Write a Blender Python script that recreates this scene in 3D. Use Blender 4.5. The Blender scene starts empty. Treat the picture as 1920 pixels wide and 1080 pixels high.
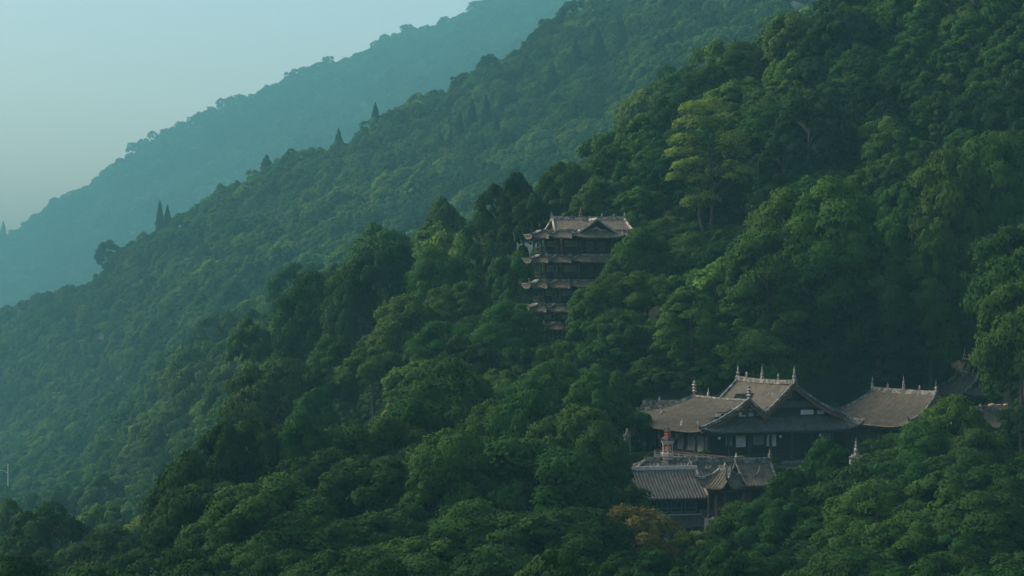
import bpy, math, random
import numpy as np
from mathutils import Vector
R = math.radians
scene = bpy.context.scene
COL = scene.collection
# ------------------------------------------------------------------ camera, sky, sun, exposure
F = 960 / math.tan(R(12.0))                       # focal length in pixels of the 1920 px wide photo
cd = bpy.data.cameras.new('camera')
cam = bpy.data.objects.new('camera', cd); COL.objects.link(cam)
cam.location = (0, 0, 0); cam.rotation_euler = (R(90), 0, 0)
cd.sensor_width = 36; cd.lens = 18 / math.tan(R(12.0)); cd.clip_start = 1; cd.clip_end = 12000
scene.camera = cam
SUN_TO = Vector((-0.72, 0.26, 0.68)).normalized()
SUN_EL = math.asin(SUN_TO.z); SUN_AZ = math.atan2(SUN_TO.x, SUN_TO.y)
world = bpy.data.worlds.new('World'); scene.world = world; world.use_nodes = True
wn = world.node_tree.nodes; bg = wn['Background']
sky = wn.new('ShaderNodeTexSky'); sky.sky_type = 'NISHITA'; sky.sun_disc = False
sky.sun_elevation = SUN_EL; sky.sun_rotation = SUN_AZ
sky.altitude = 400; sky.air_density = 1.0; sky.dust_density = 6.0; sky.ozone_density = 1.2
world.node_tree.links.new(sky.outputs[0], bg.inputs[0]); bg.inputs[1].default_value = 0.15
sl = bpy.data.lights.new('sun', 'SUN'); so = bpy.data.objects.new('sun', sl); COL.objects.link(so)
sl.energy = 2.0; sl.angle = R(16); sl.color = (1.0, 0.93, 0.78)
so.rotation_euler = SUN_TO.to_track_quat('Z', 'Y').to_euler(); so.location = (-100, 0, 300)
scene.view_settings.view_transform = 'Standard'; scene.view_settings.look = 'None'
scene.view_settings.exposure = 0.75; scene.view_settings.gamma = 1
scene.render.engine = 'CYCLES'
cy = scene.cycles
cy.max_bounces = 5; cy.diffuse_bounces = 1; cy.glossy_bounces = 1; cy.transmission_bounces = 2; cy.volume_bounces = 1
cy.transparent_max_bounces = 4; cy.use_denoising = True; cy.denoiser = 'OPENIMAGEDENOISE'
cy.sample_clamp_indirect = 4; cy.caustics_reflective = False; cy.caustics_refractive = False
HAZE_DENSITY = 0.00018
HAZE_COLOR = (0.23, 0.61, 0.66)

# ------------------------------------------------------------------ helpers
def mat(name, c1, c2=None, scale=1.0, rough=0.85, detail=5, bump=0.0, lo=0.35, hi=0.65):
    m = bpy.data.materials.new(name); m.use_nodes = True
    nt = m.node_tree; b = nt.nodes['Principled BSDF']
    b.inputs['Roughness'].default_value = rough; b.inputs['Specular IOR Level'].default_value = 0.25
    if c2 is None:
        c2 = tuple(v * 0.7 for v in c1)
    tc = nt.nodes.new('ShaderNodeTexCoord'); nz = nt.nodes.new('ShaderNodeTexNoise')
    nz.inputs['Scale'].default_value = scale; nz.inputs['Detail'].default_value = detail
    nz.inputs['Roughness'].default_value = 0.65
    nt.links.new(tc.outputs['Object'], nz.inputs['Vector'])
    cr = nt.nodes.new('ShaderNodeValToRGB')
    cr.color_ramp.elements[0].position = lo; cr.color_ramp.elements[0].color = (*c2, 1)
    cr.color_ramp.elements[1].position = hi; cr.color_ramp.elements[1].color = (*c1, 1)
    nt.links.new(nz.outputs['Fac'], cr.inputs[0]); nt.links.new(cr.outputs[0], b.inputs['Base Color'])
    if bump:
        bp = nt.nodes.new('ShaderNodeBump'); bp.inputs['Strength'].default_value = bump
        nt.links.new(nz.outputs['Fac'], bp.inputs['Height']); nt.links.new(bp.outputs[0], b.inputs['Normal'])
    return m

def leaf_mat(name, dark, mid, pale):
    """leaf colour from the plant's own 'tone' property, varied per plant and in soft patches"""
    m = bpy.data.materials.new(name); m.use_nodes = True
    nt = m.node_tree; L = nt.links; b = nt.nodes['Principled BSDF']; N = nt.nodes.new
    b.inputs['Roughness'].default_value = 0.8; b.inputs['Specular IOR Level'].default_value = 0.04
    at = N('ShaderNodeAttribute'); at.attribute_type = 'INSTANCER'; at.attribute_name = 'tone'
    oi = N('ShaderNodeObjectInfo'); tc = N('ShaderNodeTexCoord')
    nz = N('ShaderNodeTexNoise'); nz.inputs['Scale'].default_value = 3.2; nz.inputs['Detail'].default_value = 4
    L.new(tc.outputs['Object'], nz.inputs['Vector'])
    a1 = N('ShaderNodeMath'); a1.operation = 'MULTIPLY_ADD'; a1.inputs[1].default_value = 0.5; a1.inputs[2].default_value = -0.25
    L.new(nz.outputs['Fac'], a1.inputs[0])
    a2 = N('ShaderNodeMath'); a2.operation = 'ADD'; L.new(a1.outputs[0], a2.inputs[0]); L.new(at.outputs['Fac'], a2.inputs[1])
    a3 = N('ShaderNodeMath'); a3.operation = 'MULTIPLY_ADD'; a3.inputs[1].default_value = 0.16; L.new(oi.outputs['Random'], a3.inputs[0]); L.new(a2.outputs[0], a3.inputs[2])
    a4 = N('ShaderNodeMath'); a4.operation = 'SUBTRACT'; a4.inputs[1].default_value = 0.08; L.new(a3.outputs[0], a4.inputs[0])
    cr = N('ShaderNodeValToRGB'); e = cr.color_ramp.elements
    e[0].position = 0.0; e[0].color = (*dark, 1); e[1].position = 1.0; e[1].color = (*pale, 1)
    k = e.new(0.5); k.color = (*mid, 1)
    L.new(a4.outputs[0], cr.inputs[0])
    hs = N('ShaderNodeHueSaturation'); hu = N('ShaderNodeMath'); hu.operation = 'MULTIPLY_ADD'; hu.inputs[1].default_value = -.040; hu.inputs[2].default_value = .510
    w2 = N('ShaderNodeMath'); w2.operation = 'MULTIPLY'; w2.inputs[1].default_value = 7.31; fr = N('ShaderNodeMath'); fr.operation = 'FRACT'
    L.new(oi.outputs['Random'], w2.inputs[0]); L.new(w2.outputs[0], fr.inputs[0]); L.new(fr.outputs[0], hu.inputs[0]); L.new(hu.outputs[0], hs.inputs['Hue']); L.new(cr.outputs[0], hs.inputs['Color'])
    L.new(hs.outputs[0], b.inputs['Base Color']); cr = hs
    tr = N('ShaderNodeBsdfTranslucent'); L.new(cr.outputs[0], tr.inputs['Color'])
    mx = N('ShaderNodeMixShader'); mx.inputs[0].default_value = 0.22
    L.new(b.outputs[0], mx.inputs[1]); L.new(tr.outputs[0], mx.inputs[2])
    L.new(mx.outputs[0], nt.nodes['Material Output'].inputs['Surface'])
    return m

M = {}
def roof_mat(name, c1, c2, moss, pale):
    m = mat(name, c1, c2, 1.3, 0.9, 10); nt = m.node_tree; N = nt.nodes.new; L = nt.links
    b = nt.nodes['Principled BSDF']; src = b.inputs['Base Color'].links[0].from_socket; tc = nt.nodes['Texture Coordinate']
    for col, sc, lo, hi, k in ((moss, .22, .50, .66, .75), (pale, .55, .58, .70, .6), (tuple(v * .45 for v in c2), 6.0, .56, .66, .7)):
        nz = N('ShaderNodeTexNoise'); nz.inputs['Scale'].default_value = sc; nz.inputs['Detail'].default_value = 7; nz.inputs['Roughness'].default_value = .7; L.new(tc.outputs['Object'], nz.inputs['Vector'])
        mr = N('ShaderNodeMapRange'); mr.inputs[1].default_value = lo; mr.inputs[2].default_value = hi; mr.inputs[4].default_value = k; L.new(nz.outputs['Fac'], mr.inputs[0])
        mx = N('ShaderNodeMix'); mx.data_type = 'RGBA'; mx.inputs[7].default_value = (*col, 1); L.new(mr.outputs[0], mx.inputs[0]); L.new(src, mx.inputs[6]); src = mx.outputs[2]
    L.new(src, b.inputs['Base Color']); return m
M['tile'] = roof_mat('roof_tile', (0.150, 0.120, 0.082), (0.070, 0.058, 0.042), (0.070, 0.072, 0.040), (0.21, 0.185, 0.145))
M['tile_dark'] = roof_mat('dark_roof_tile', (0.095, 0.090, 0.076), (0.045, 0.046, 0.040), (0.045, 0.055, 0.032), (0.16, 0.15, 0.125))
M['stone'] = mat('ridge_stone', (0.42, 0.36, 0.28), (0.10, 0.09, 0.08), 2.2, 0.9, 8, 0, 0.42, 0.58)
M['ridge'] = mat('weathered_ridge', (0.25, 0.23, 0.18), (0.06, 0.06, 0.05), 1.6, 0.9, 8, 0, 0.45, 0.6)
M['pale'] = mat('pale_stone', (0.55, 0.50, 0.42), (0.32, 0.28, 0.22), 2.0)
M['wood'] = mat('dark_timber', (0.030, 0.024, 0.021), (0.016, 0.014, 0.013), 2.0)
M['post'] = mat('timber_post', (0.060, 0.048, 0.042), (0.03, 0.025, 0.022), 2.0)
M['red'] = mat('red_timber', (0.17, 0.062, 0.040), (0.09, 0.035, 0.025), 3.0)
M['plaster'] = mat('white_plaster', (0.62, 0.62, 0.58), (0.42, 0.42, 0.39), 1.5)
M['grey_panel'] = mat('grey_panel', (0.20, 0.215, 0.21), (0.13, 0.14, 0.14), 1.5)
M['beige'] = mat('beige_relief', (0.50, 0.39, 0.27), (0.25, 0.18, 0.12), 3.0, 0.9, 6, 0, 0.42, 0.58)
M['granite'] = mat('plinth_stone', (0.16, 0.155, 0.14), (0.09, 0.09, 0.08), 1.0)
M['teal'] = mat('teal_window_frame', (0.10, 0.20, 0.22), (0.07, 0.15, 0.17), 4.0)
M['glass'] = mat('window_glass', (0.035, 0.06, 0.068), (0.02, 0.035, 0.04), 2.0, 0.2)
M['vermilion'] = mat('vermilion_paint', (0.44, 0.065, 0.035), (0.24, 0.045, 0.03), 4.0)
M['bronze'] = mat('dark_glaze', (0.07, 0.055, 0.05), (0.035, 0.03, 0.03), 5.0)
M['ochre'] = mat('ochre_wall', (0.40, 0.29, 0.17), (0.17, 0.115, 0.07), 1.2, 0.9, 6, 0, 0.4, 0.6)
M['metal'] = mat('grey_metal', (0.45, 0.46, 0.46), (0.35, 0.36, 0.36), 3.0, 0.5)
M['bark'] = mat('bark', (0.075, 0.06, 0.045), (0.035, 0.03, 0.024), 6.0)
M['soil'] = mat('forest_floor', (0.013, 0.021, 0.007), (0.007, 0.010, 0.004), 0.35, 0.95, 8)
M['leaf'] = leaf_mat('broadleaf_foliage', (0.008, 0.032, 0.008), (0.036, 0.094, 0.014), (0.112, 0.195, 0.026))
M['needle'] = leaf_mat('needle_foliage', (0.008, 0.030, 0.015), (0.018, 0.056, 0.024), (0.05, 0.11, 0.035))
M['rust'] = leaf_mat('rust_foliage', (0.050, 0.075, 0.016), (0.105, 0.085, 0.020), (0.165, 0.092, 0.024))
M['olive'] = leaf_mat('olive_foliage', (0.036, 0.085, 0.016), (0.085, 0.150, 0.022), (0.155, 0.235, 0.034))

def link(name, me, parent=None, loc=(0, 0, 0)):
    o = bpy.data.objects.new(name, me); COL.objects.link(o); o.location = loc
    if parent: o.parent = parent
    return o

def tag(o, label=None, cat=None, group=None, kind=None):
    if label: o['label'] = label
    if cat: o['category'] = cat
    if group: o['group'] = group
    if kind: o['kind'] = kind
    return o

def thing(name, label, cat, loc, rot=0, group=None):
    o = link(name, None, None, loc); o.rotation_euler = (0, 0, R(rot)); o.empty_display_size = 1
    return tag(o, label, cat, group)

def at(px, py, Y):
    return Vector(((px - 960) / F * Y, Y, -(py - 540) / F * Y))

class MB:
    def __init__(s): s.v = []; s.f = []
    def add(s, vs, fs):
        n = len(s.v); s.v += [tuple(v) for v in vs]; s.f += [tuple(n + i for i in f) for f in fs]
    def box(s, x0, x1, y0, y1, z0, z1):
        s.add([(x0,y0,z0),(x1,y0,z0),(x1,y1,z0),(x0,y1,z0),(x0,y0,z1),(x1,y0,z1),(x1,y1,z1),(x0,y1,z1)],
              [(0,3,2,1),(4,5,6,7),(0,1,5,4),(1,2,6,5),(2,3,7,6),(3,0,4,7)])
    def prism(s, poly, z0, z1):
        n = len(poly)
        s.add([(x,y,z0) for x,y in poly] + [(x,y,z1) for x,y in poly],
              [tuple(reversed(range(n))), tuple(range(n, 2*n))] + [(i,(i+1)%n,n+(i+1)%n,n+i) for i in range(n)])
    def slab(s, pts, off):
        """polygon pts (3D) extruded by vector off"""
        n = len(pts); off = Vector(off)
        s.add([Vector(p) for p in pts] + [Vector(p) + off for p in pts],
              [tuple(range(n)), tuple(reversed(range(n, 2*n)))] + [(i, n+i, n+(i+1)%n, (i+1)%n) for i in range(n)])
    def beam(s, pts, w, h, taper=None):
        """rectangular section swept along a polyline, standing on it"""
        pts = [Vector(p) for p in pts]; n = len(pts); vs = []; fs = []
        for i, p in enumerate(pts):
            d = (pts[min(i+1, n-1)] - pts[max(i-1, 0)]); d.z = 0
            if d.length < 1e-5: d = Vector((1, 0, 0))
            d.normalize(); b = Vector((-d.y, d.x, 0)); k = 1 if taper is None else 1 + (taper - 1) * i / (n - 1)
            for (u, z) in ((-.5, 0), (.5, 0), (.36, .8), (.36, 1), (-.36, 1), (-.36, .8)):
                vs.append(p + b * (u * w * k) + Vector((0, 0, z * h * k)))
        for i in range(n - 1):
            for j in range(6):
                a = i*6 + j; c = i*6 + (j+1) % 6
                fs.append((a, c, c + 6, a + 6))
        fs += [tuple(reversed(range(6))), tuple(range((n-1)*6, n*6))]
        s.add(vs, fs)
    def tube(s, pts, r, n=8):
        pts = [Vector(p) for p in pts]; rs = r if isinstance(r, (list, tuple)) else [r] * len(pts); vs = []; fs = []
        for i, p in enumerate(pts):
            d = (pts[min(i+1, len(pts)-1)] - pts[max(i-1, 0)]).normalized()
            a = d.orthogonal().normalized(); b = d.cross(a)
            vs += [p + a * (rs[i] * math.cos(2*math.pi*k/n)) + b * (rs[i] * math.sin(2*math.pi*k/n)) for k in range(n)]
        for i in range(len(pts) - 1):
            for k in range(n):
                fs.append((i*n + k, i*n + (k+1) % n, (i+1)*n + (k+1) % n, (i+1)*n + k))
        fs += [tuple(reversed(range(n))), tuple(range((len(pts)-1)*n, len(pts)*n))]
        s.add(vs, fs)
    def lathe(s, c, prof, n=8, rot=0.0):
        c = Vector(c); vs = []; fs = []
        for r, z in prof:
            vs += [c + Vector((r * math.cos(2*math.pi*k/n + rot), r * math.sin(2*math.pi*k/n + rot), z)) for k in range(n)]
        for i in range(len(prof) - 1):
            for k in range(n):
                fs.append((i*n + k, i*n + (k+1) % n, (i+1)*n + (k+1) % n, (i+1)*n + k))
        fs += [tuple(reversed(range(n))), tuple(range((len(prof)-1)*n, len(prof)*n))]
        s.add(vs, fs)
    def build(s, name, m, parent=None, label=None):
        me = bpy.data.meshes.new(name); me.from_pydata(s.v, [], s.f); me.validate(); me.update()
        me.materials.append(m)
        o = link(name, me, parent)
        if label: o['label'] = label
        return o

class Plane:
    """one concave tiled roof slope between an eave P0-P1 and a top edge Q0-Q1"""
    def __init__(s, P0, P1, Q0, Q1, curve=0.35, lift0=0.0, lift1=0.0, span=0.28, sag=0.0):
        s.P0, s.P1, s.Q0, s.Q1 = map(Vector, (P0, P1, Q0, Q1)); s.c = curve; s.l0 = lift0; s.l1 = lift1; s.sp = span
    def S(s, a, t):
        e = s.P0.lerp(s.P1, a); q = s.Q0.lerp(s.Q1, a); p = e.lerp(q, t)
        g = t * (1 - s.c) + s.c * t * t
        p.z = e.z + (q.z - e.z) * g
        k0 = max(0, 1 - a / s.sp) ** 2.2; k1 = max(0, 1 - (1 - a) / s.sp) ** 2.2; d = (1 - t) ** 1.6
        p.z += (s.l0 * k0 + s.l1 * k1) * d
        out = (e - q); out.z = 0
        if out.length > 1e-4:
            p += out.normalized() * (0.22 * (s.l0 * k0 + s.l1 * k1) * d)
        return p
    def edge(s, a, n=10, dz=0.0, t0=0.0, t1=1.0):
        return [s.S(a, t0 + (t1 - t0) * i / (n - 1)) + Vector((0, 0, dz)) for i in range(n)]
    def top(s, n=6, dz=0.0):
        return [s.S(i / (n - 1), 1) + Vector((0, 0, dz)) for i in range(n)]
    def add(s, mb, na=24, nt=8, th=0.14, rib=0.42, rw=0.13, rh=0.11):
        L = (s.P1 - s.P0).length; na = max(6, min(40, int(L * 1.6)))
        vs = [s.S(i / na, j / nt) for j in range(nt + 1) for i in range(na + 1)]
        W = na + 1; n0 = len(vs)
        vs += [v - Vector((0, 0, th)) for v in vs]
        fs = []
        for j in range(nt):
            for i in range(na):
                a = j * W + i; fs.append((a, a + 1, a + W + 1, a + W)); fs.append((n0 + a, n0 + a + W, n0 + a + W + 1, n0 + a + 1))
        for i in range(na):
            fs.append((i, n0 + i, n0 + i + 1, i + 1)); k = nt * W + i; fs.append((k, k + 1, n0 + k + 1, n0 + k))
        for j in range(nt):
            a = j * W; fs.append((a, a + W, n0 + a + W, n0 + a)); a += na; fs.append((a, n0 + a, n0 + a + W, a + W))
        mb.add(vs, fs)
        ax = (s.P1 - s.P0); ax.z = 0; ax.normalize()
        pr = lambda p: (Vector((p.x, p.y, 0)) - Vector((s.P0.x, s.P0.y, 0))).dot(ax)
        p1, q0, q1 = pr(s.P1), pr(s.Q0), pr(s.Q1)
        x = rib * 0.5
        while x < p1:
            ts = [k / 10 for k in range(11)]; ok = []
            for t in ts:
                lo = q0 * t; hi = p1 + (q1 - p1) * t
                if hi - lo < 1e-3: continue
                a = (x - lo) / (hi - lo)
                if -1e-6 <= a <= 1.000001: ok.append((min(1, max(0, a)), t))
            if len(ok) >= 2:
                cs = [s.S(*q) for q in ok]; v2 = []; f2 = []
                for c in cs:
                    v2 += [c - ax * rw - Vector((0,0,.02)), c - ax * rw * .5 + Vector((0,0,rh)), c + ax * rw * .5 + Vector((0,0,rh)), c + ax * rw - Vector((0,0,.02))]
                for k in range(len(cs) - 1):
                    for j in range(3):
                        f2.append((k*4 + j, k*4 + j + 1, k*4 + j + 5, k*4 + j + 4))
                f2.append((0, 3, 2, 1))
                mb.add(v2, f2)
            x += rib

def finial(mb, c, h, r):
    """tapering ridge spire with swellings"""
    mb.lathe(c, [(r*1.0, 0), (r*1.15, .08*h), (r*.7, .16*h), (r*.95, .24*h), (r*1.0, .34*h), (r*.45, .42*h), (r*.62, .52*h), (r*.34, .62*h), (r*.42, .7*h), (r*.16, .8*h), (r*.05, h)], 7)

def gourd(mb, c, h, r):
    mb.lathe(c, [(r*.5, 0), (r*.55, .1*h), (r*.3, .16*h), (r*1.0, .26*h), (r*.35, .36*h), (r*.85, .47*h), (r*.3, .57*h), (r*1.05, .66*h), (r*.28, .74*h), (r*.6, .84*h), (r*.15, .92*h), (r*.05, h)], 8)

def tip(pts, out, up, n=6):
    """continue a hip ridge past the eave with an upward hook; pts run from top to eave"""
    p = pts[-1]; d = (pts[-1] - pts[-2]); d.z = 0
    d.normalize()
    return pts + [p + d * (out * math.sin(i / n * 1.35)) + Vector((0, 0, up * (i / n) ** 2.0)) for i in range(1, n + 1)]

# ------------------------------------------------------------------ terrain
XS = np.array([-600, 0, 150, 300, 450, 600, 800, 950, 1100, 1300, 1500, 1700, 1920, 2300], float)
#        A            B            C            D           E           F           G           H           I           J           K            L            Mc
TAB = [
 [(150,1500),(380,1300),(450,1200),(520,1130),(590,1050),(660,970),(690,960),(750,890),(810,800),(870,730),(1250,780),(1500,720),(1900,560)],
 [(150,1500),(390,1150),(460,1095),(530,1020),(600,940),(670,860),(690,845),(750,775),(810,695),(870,630),(1250,720),(1500,680),(1900,455)],
 [(150,1500),(360,1160),(430,1085),(500,1010),(560,920),(630,825),(655,810),(710,750),(770,665),(830,595),(1250,680),(1500,620),(1900,365)],
 [(150,1500),(270,1100),(340,1110),(430,990),(490,870),(560,750),(600,765),(670,695),(730,595),(795,500),(1250,600),(1500,520),(1900,258)],
 [(150,1500),(255,1010),(320,1050),(385,910),(425,800),(475,690),(540,735),(640,650),(710,520),(775,408),(1250,520),(1500,430),(1900,195)],
 [(150,1500),(250,990),(310,1010),(365,850),(400,745),(445,600),(530,670),(640,570),(705,450),(765,345),(1250,440),(1500,340),(1900,130)],
 [(150,1500),(250,970),(300,980),(345,810),(382,705),(430,545),(530,620),(635,520),(690,370),(745,240),(1250,340),(1500,240),(1900,65)],
 [(150,1500),(252,960),(295,950),(335,790),(372,690),(430,545),(530,570),(630,470),(685,300),(740,150),(1250,250),(1500,150),(1900,0)],
 [(150,1500),(255,975),(290,935),(325,770),(372,645),(435,420),(530,450),(625,400),(680,220),(735,40),(1250,150),(1500,50),(1900,-60)],
 [(150,1500),(255,1110),(288,1035),(297,880),(360,630),(450,255),(530,270),(610,230),(670,90),(725,-50),(1250,60),(1500,-20),(1900,-60)],
 [(150,1500),(255,1040),(286,1000),(298,880),(360,610),(455,150),(530,160),(610,110),(670,0),(725,-110),(1250,0),(1500,-20),(1900,-60)],
 [(150,1500),(255,1010),(285,970),(300,880),(355,630),(460,45),(530,50),(610,20),(670,-60),(725,-150),(1250,0),(1500,-20),(1900,-60)],
 [(150,1500),(250,970),(278,920),(305,830),(352,610),(460,-60),(530,-50),(610,-60),(670,-100),(725,-180),(1250,0),(1500,-20),(1900,-60)],
 [(150,1500),(250,940),(278,880),(310,780),(352,560),(462,-150),(530,-140),(610,-140),(670,-150),(725,-200),(1250,0),(1500,-20),(1900,-60)],
]
TAB = np.array(TAB, float)                      # column, knot, (Y, y)
TAB[0, 2:6, 0] = (820, 1080, 1310, 1530); TAB[1, 2:6, 0] = (780, 1030, 1250, 1460); TAB[2, 2:6, 0] = (640, 890, 1100, 1310)
TAB[3, 2:6, 0] = (400, 680, 880, 1080); TAB[4, 3:6, 0] = (440, 590, 780); TAB[5, 3:6, 0] = (380, 460, 590); TAB[6, 4:6, 0] = (395, 500); TAB[7, 5, 0] = 470
TAB[:6, 9, 1] -= 16; TAB[:6, 8, 1] -= 8
TAB[:, 6, 0] = TAB[:, 5, 0] + 90; TAB[:, 7, 0] = np.maximum(TAB[:, 7, 0] * 1.65, TAB[:, 6, 0] + 50); TAB[:, 8, 0] = np.maximum(TAB[:, 8, 0] * 1.85, TAB[:, 7, 0] + 120); TAB[:, 9, 0] = np.maximum(TAB[:, 9, 0] * 2.05, TAB[:, 8, 0] + 130)
TAB[:, 10, 0] = 2700; TAB[:, 11, 0] = 3700; TAB[:, 12, 0] = 5000
TAB[3:9, 1, 1] += 130; TAB[10:, 1, 1] += 100; TAB[10:, 2, 1] += 40; TAB[4:9, 2, 1] += 60
KY = TAB[:, :, 0]; KZ = -(TAB[:, :, 1] - 540) / F * TAB[:, :, 0]
def vnoise(x, y, s, seed):
    rs = np.random.RandomState(seed); G = rs.rand(256, 256)
    u = x / s + 500; v = y / s + 500
    i = np.floor(u).astype(int); j = np.floor(v).astype(int); a = u - i; b = v - j
    a = a*a*(3-2*a); b = b*b*(3-2*b); g = lambda p, q: G[p % 256, q % 256]
    return (g(i, j)*(1-a) + g(i+1, j)*a)*(1-b) + (g(i, j+1)*(1-a) + g(i+1, j+1)*a)*b
PADS = []                                        # (cx, cy, radius, fade, z)
def terrain(X, Y):
    X = np.atleast_1d(np.asarray(X, float)); Y = np.atleast_1d(np.asarray(Y, float))
    px = np.clip(960 + F * X / np.maximum(Y, 100), -600, 2300)
    k = np.clip(np.searchsorted(XS, px, side='right') - 1, 0, len(XS) - 2)
    w = (px - XS[k]) / (XS[k+1] - XS[k]); w = w*w*(3-2*w)*0.5 + w*0.5
    kz = KZ[k] * (1-w)[:, None] + KZ[k+1] * w[:, None]
    ky = KY[k] * (1-w)[:, None] + KY[k+1] * w[:, None]
    z = np.full(X.shape, 0.0); n = ky.shape[1]
    z[:] = np.where(Y <= ky[:, 0], kz[:, 0] - 0.02 * (ky[:, 0] - Y), kz[:, -1] - 0.3 * (Y - ky[:, -1]))
    for m in range(n - 1):
        s = (Y >= ky[:, m]) & (Y < ky[:, m+1])
        t = (Y - ky[:, m]) / np.maximum(ky[:, m+1] - ky[:, m], 1e-6)
        z = np.where(s, kz[:, m] * (1-t) + kz[:, m+1] * t, z)
    amp = np.clip((Y - 200) / 400, 0, 3.0)
    z = z + (vnoise(X, Y, 38, 3) - .5) * 5.0 * np.clip(amp, .2, 1.6) + (vnoise(X, Y, 120, 5) - .5) * 7 * np.clip(amp - .6, 0, 3)
    z = np.maximum(z, -170)
    for cx, cy_, r, fd, pz in PADS:
        d = np.hypot(X - cx, Y - cy_); w = np.clip((r + fd - d) / fd, 0, 1); w = w*w*(3-2*w)
        z = z * (1-w) + pz * w
    return z

# ------------------------------------------------------------------ buildings
def hall(name, label, cat, loc, rot, EL, W, RL, rise, wall_h, lift=0.9, nf=3, fin=1.6, style='xieshan', tile='tile', group=None, porch=1.3, curve=0.42, panels=()):
    """ridge along local x; origin at the middle of the plan, at eave height"""
    t = thing(name, label, cat, loc, rot, group)
    e = EL / 2; r = RL / 2; rf = MB()
    fr = Plane((-e, -W, 0), (e, -W, 0), (-r, 0, rise), (r, 0, rise), curve, lift, lift)
    bk = Plane((e, W, 0), (-e, W, 0), (r, 0, rise), (-r, 0, rise), curve, lift, lift)
    planes = [fr, bk]; gb = MB()
    if style == 'xieshan':
        k = 0.5; g = k * (1 - curve) + curve * k * k; xs = (e + r) / 2 - (e - r) * 0.0; zs = rise * g
        for sx in (-1, 1):
            P0, P1 = (sx*e, sx*-W, 0), (sx*e, sx*W, 0)
            Q0, Q1 = (sx*xs, sx*-W*.5, zs), (sx*xs, sx*W*.5, zs)
            if sx < 0: P0, P1, Q0, Q1 = (-e, W, 0), (-e, -W, 0), (-xs, W*.5, zs), (-xs, -W*.5, zs)
            planes.append(Plane(P0, P1, Q0, Q1, curve * .6, lift, lift))
            x1 = r - .5
            gb.slab([(sx*(xs-.35), -W*.42, zs), (sx*(xs-.35), W*.42, zs), (sx*(r-.25), 0, rise - .3)], (-sx*.2, 0, 0))
    elif style == 'hip':
        planes.append(Plane((e, -W, 0), (e, W, 0), (r, 0, rise), (r, .01, rise), curve, lift, lift))
        planes.append(Plane((-e, W, 0), (-e, -W, 0), (-r, .01, rise), (-r, 0, rise), curve, lift, lift))
    else:
        for sx in (-1, 1):
            gb.slab([(sx*(r-.7), -W*.8, .15), (sx*(r-.7), W*.8, .15), (sx*(r-.7), 0, rise - .35)], (-sx*.2, 0, 0))
    for p in planes: p.add(rf)
    ro = rf.build('roof', M[tile], t)
    rg = MB()
    rg.beam([(-r - .15, 0, rise - .05), (-r*.5, 0, rise - .1), (r*.5, 0, rise - .1), (r + .15, 0, rise - .05)], .42, .62)
    for pl in (fr, bk):
        for a in (0, 1):
            pts = list(reversed(pl.edge(a, 12, .02)))
            if style != 'gable': pts = tip(pts, .55 + lift*.3, .45 + lift * .7)
            rg.beam(pts, .34, .34, .6)
    rg.build('ridge', M['ridge'], ro)
    for i in range(nf):
        f = MB(); x = 0 if nf == 1 else -r + RL * i / (nf - 1)
        finial(f, (x, 0, rise + .4), fin * (1.1 if i == nf // 2 and nf > 1 else .9), .21)
        f.build('finial', M['stone'], ro)
    if nf >= 3:
        for x in (-r*.5, r*.5):
            f = MB(); gourd(f, (x, 0, rise + .45), .75, .2); f.build('ornament', M['stone'], ro)
    if gb.v: gb.build('gable_wall', M['wood'], t)
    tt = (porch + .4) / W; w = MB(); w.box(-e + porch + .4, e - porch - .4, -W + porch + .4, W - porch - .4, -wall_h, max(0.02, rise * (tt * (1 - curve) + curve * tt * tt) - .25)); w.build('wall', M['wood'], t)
    n = max(2, int((EL - 2*porch) / 2.6)); dx = (EL - 2*porch) / n
    for i in range(n + 1):
        c = MB(); c.lathe((-e + porch + i*dx, -W + porch, -wall_h), [(.24, 0), (.24, .3), (.17, .35), (.16, wall_h + .25)], 8); c.build('column', M['post'], t)
    n2 = max(1, int((2*W - 2*porch) / 2.8)); dy = (2*W - 2*porch) / n2
    for i in range(1, n2 + 1):
        for sx in (-1, 1):
            c = MB(); c.lathe((sx*(e - porch), -W + porch + i*dy, -wall_h), [(.24, 0), (.24, .3), (.17, .35), (.16, wall_h + .25)], 8); c.build('column', M['post'], t)
    b = MB(); b.box(-e + porch - .1, e - porch + .1, -W + porch - .1, -W + porch + .1, -.55, -.2)
    b.box(e - porch - .1, e - porch + .1, -W + porch + .1, W - porch, -.55, -.2); b.box(-e + porch - .1, -e + porch + .1, -W + porch + .1, W - porch, -.55, -.2)
    b.build('lintel', M['red'], t)
    for (x0, x1, z0, z1, m) in panels:
        q = MB(); q.box(x0, x1, -W + porch + .32, -W + porch + .396, z0, z1); q.build('wall_panel', M[m], t)
    pl = MB(); pl.box(-e + .5, e - .5, -W + .5, W - .5, -wall_h - 3.0, -wall_h); pl.build('plinth', M['granite'], t)
    return t

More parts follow.
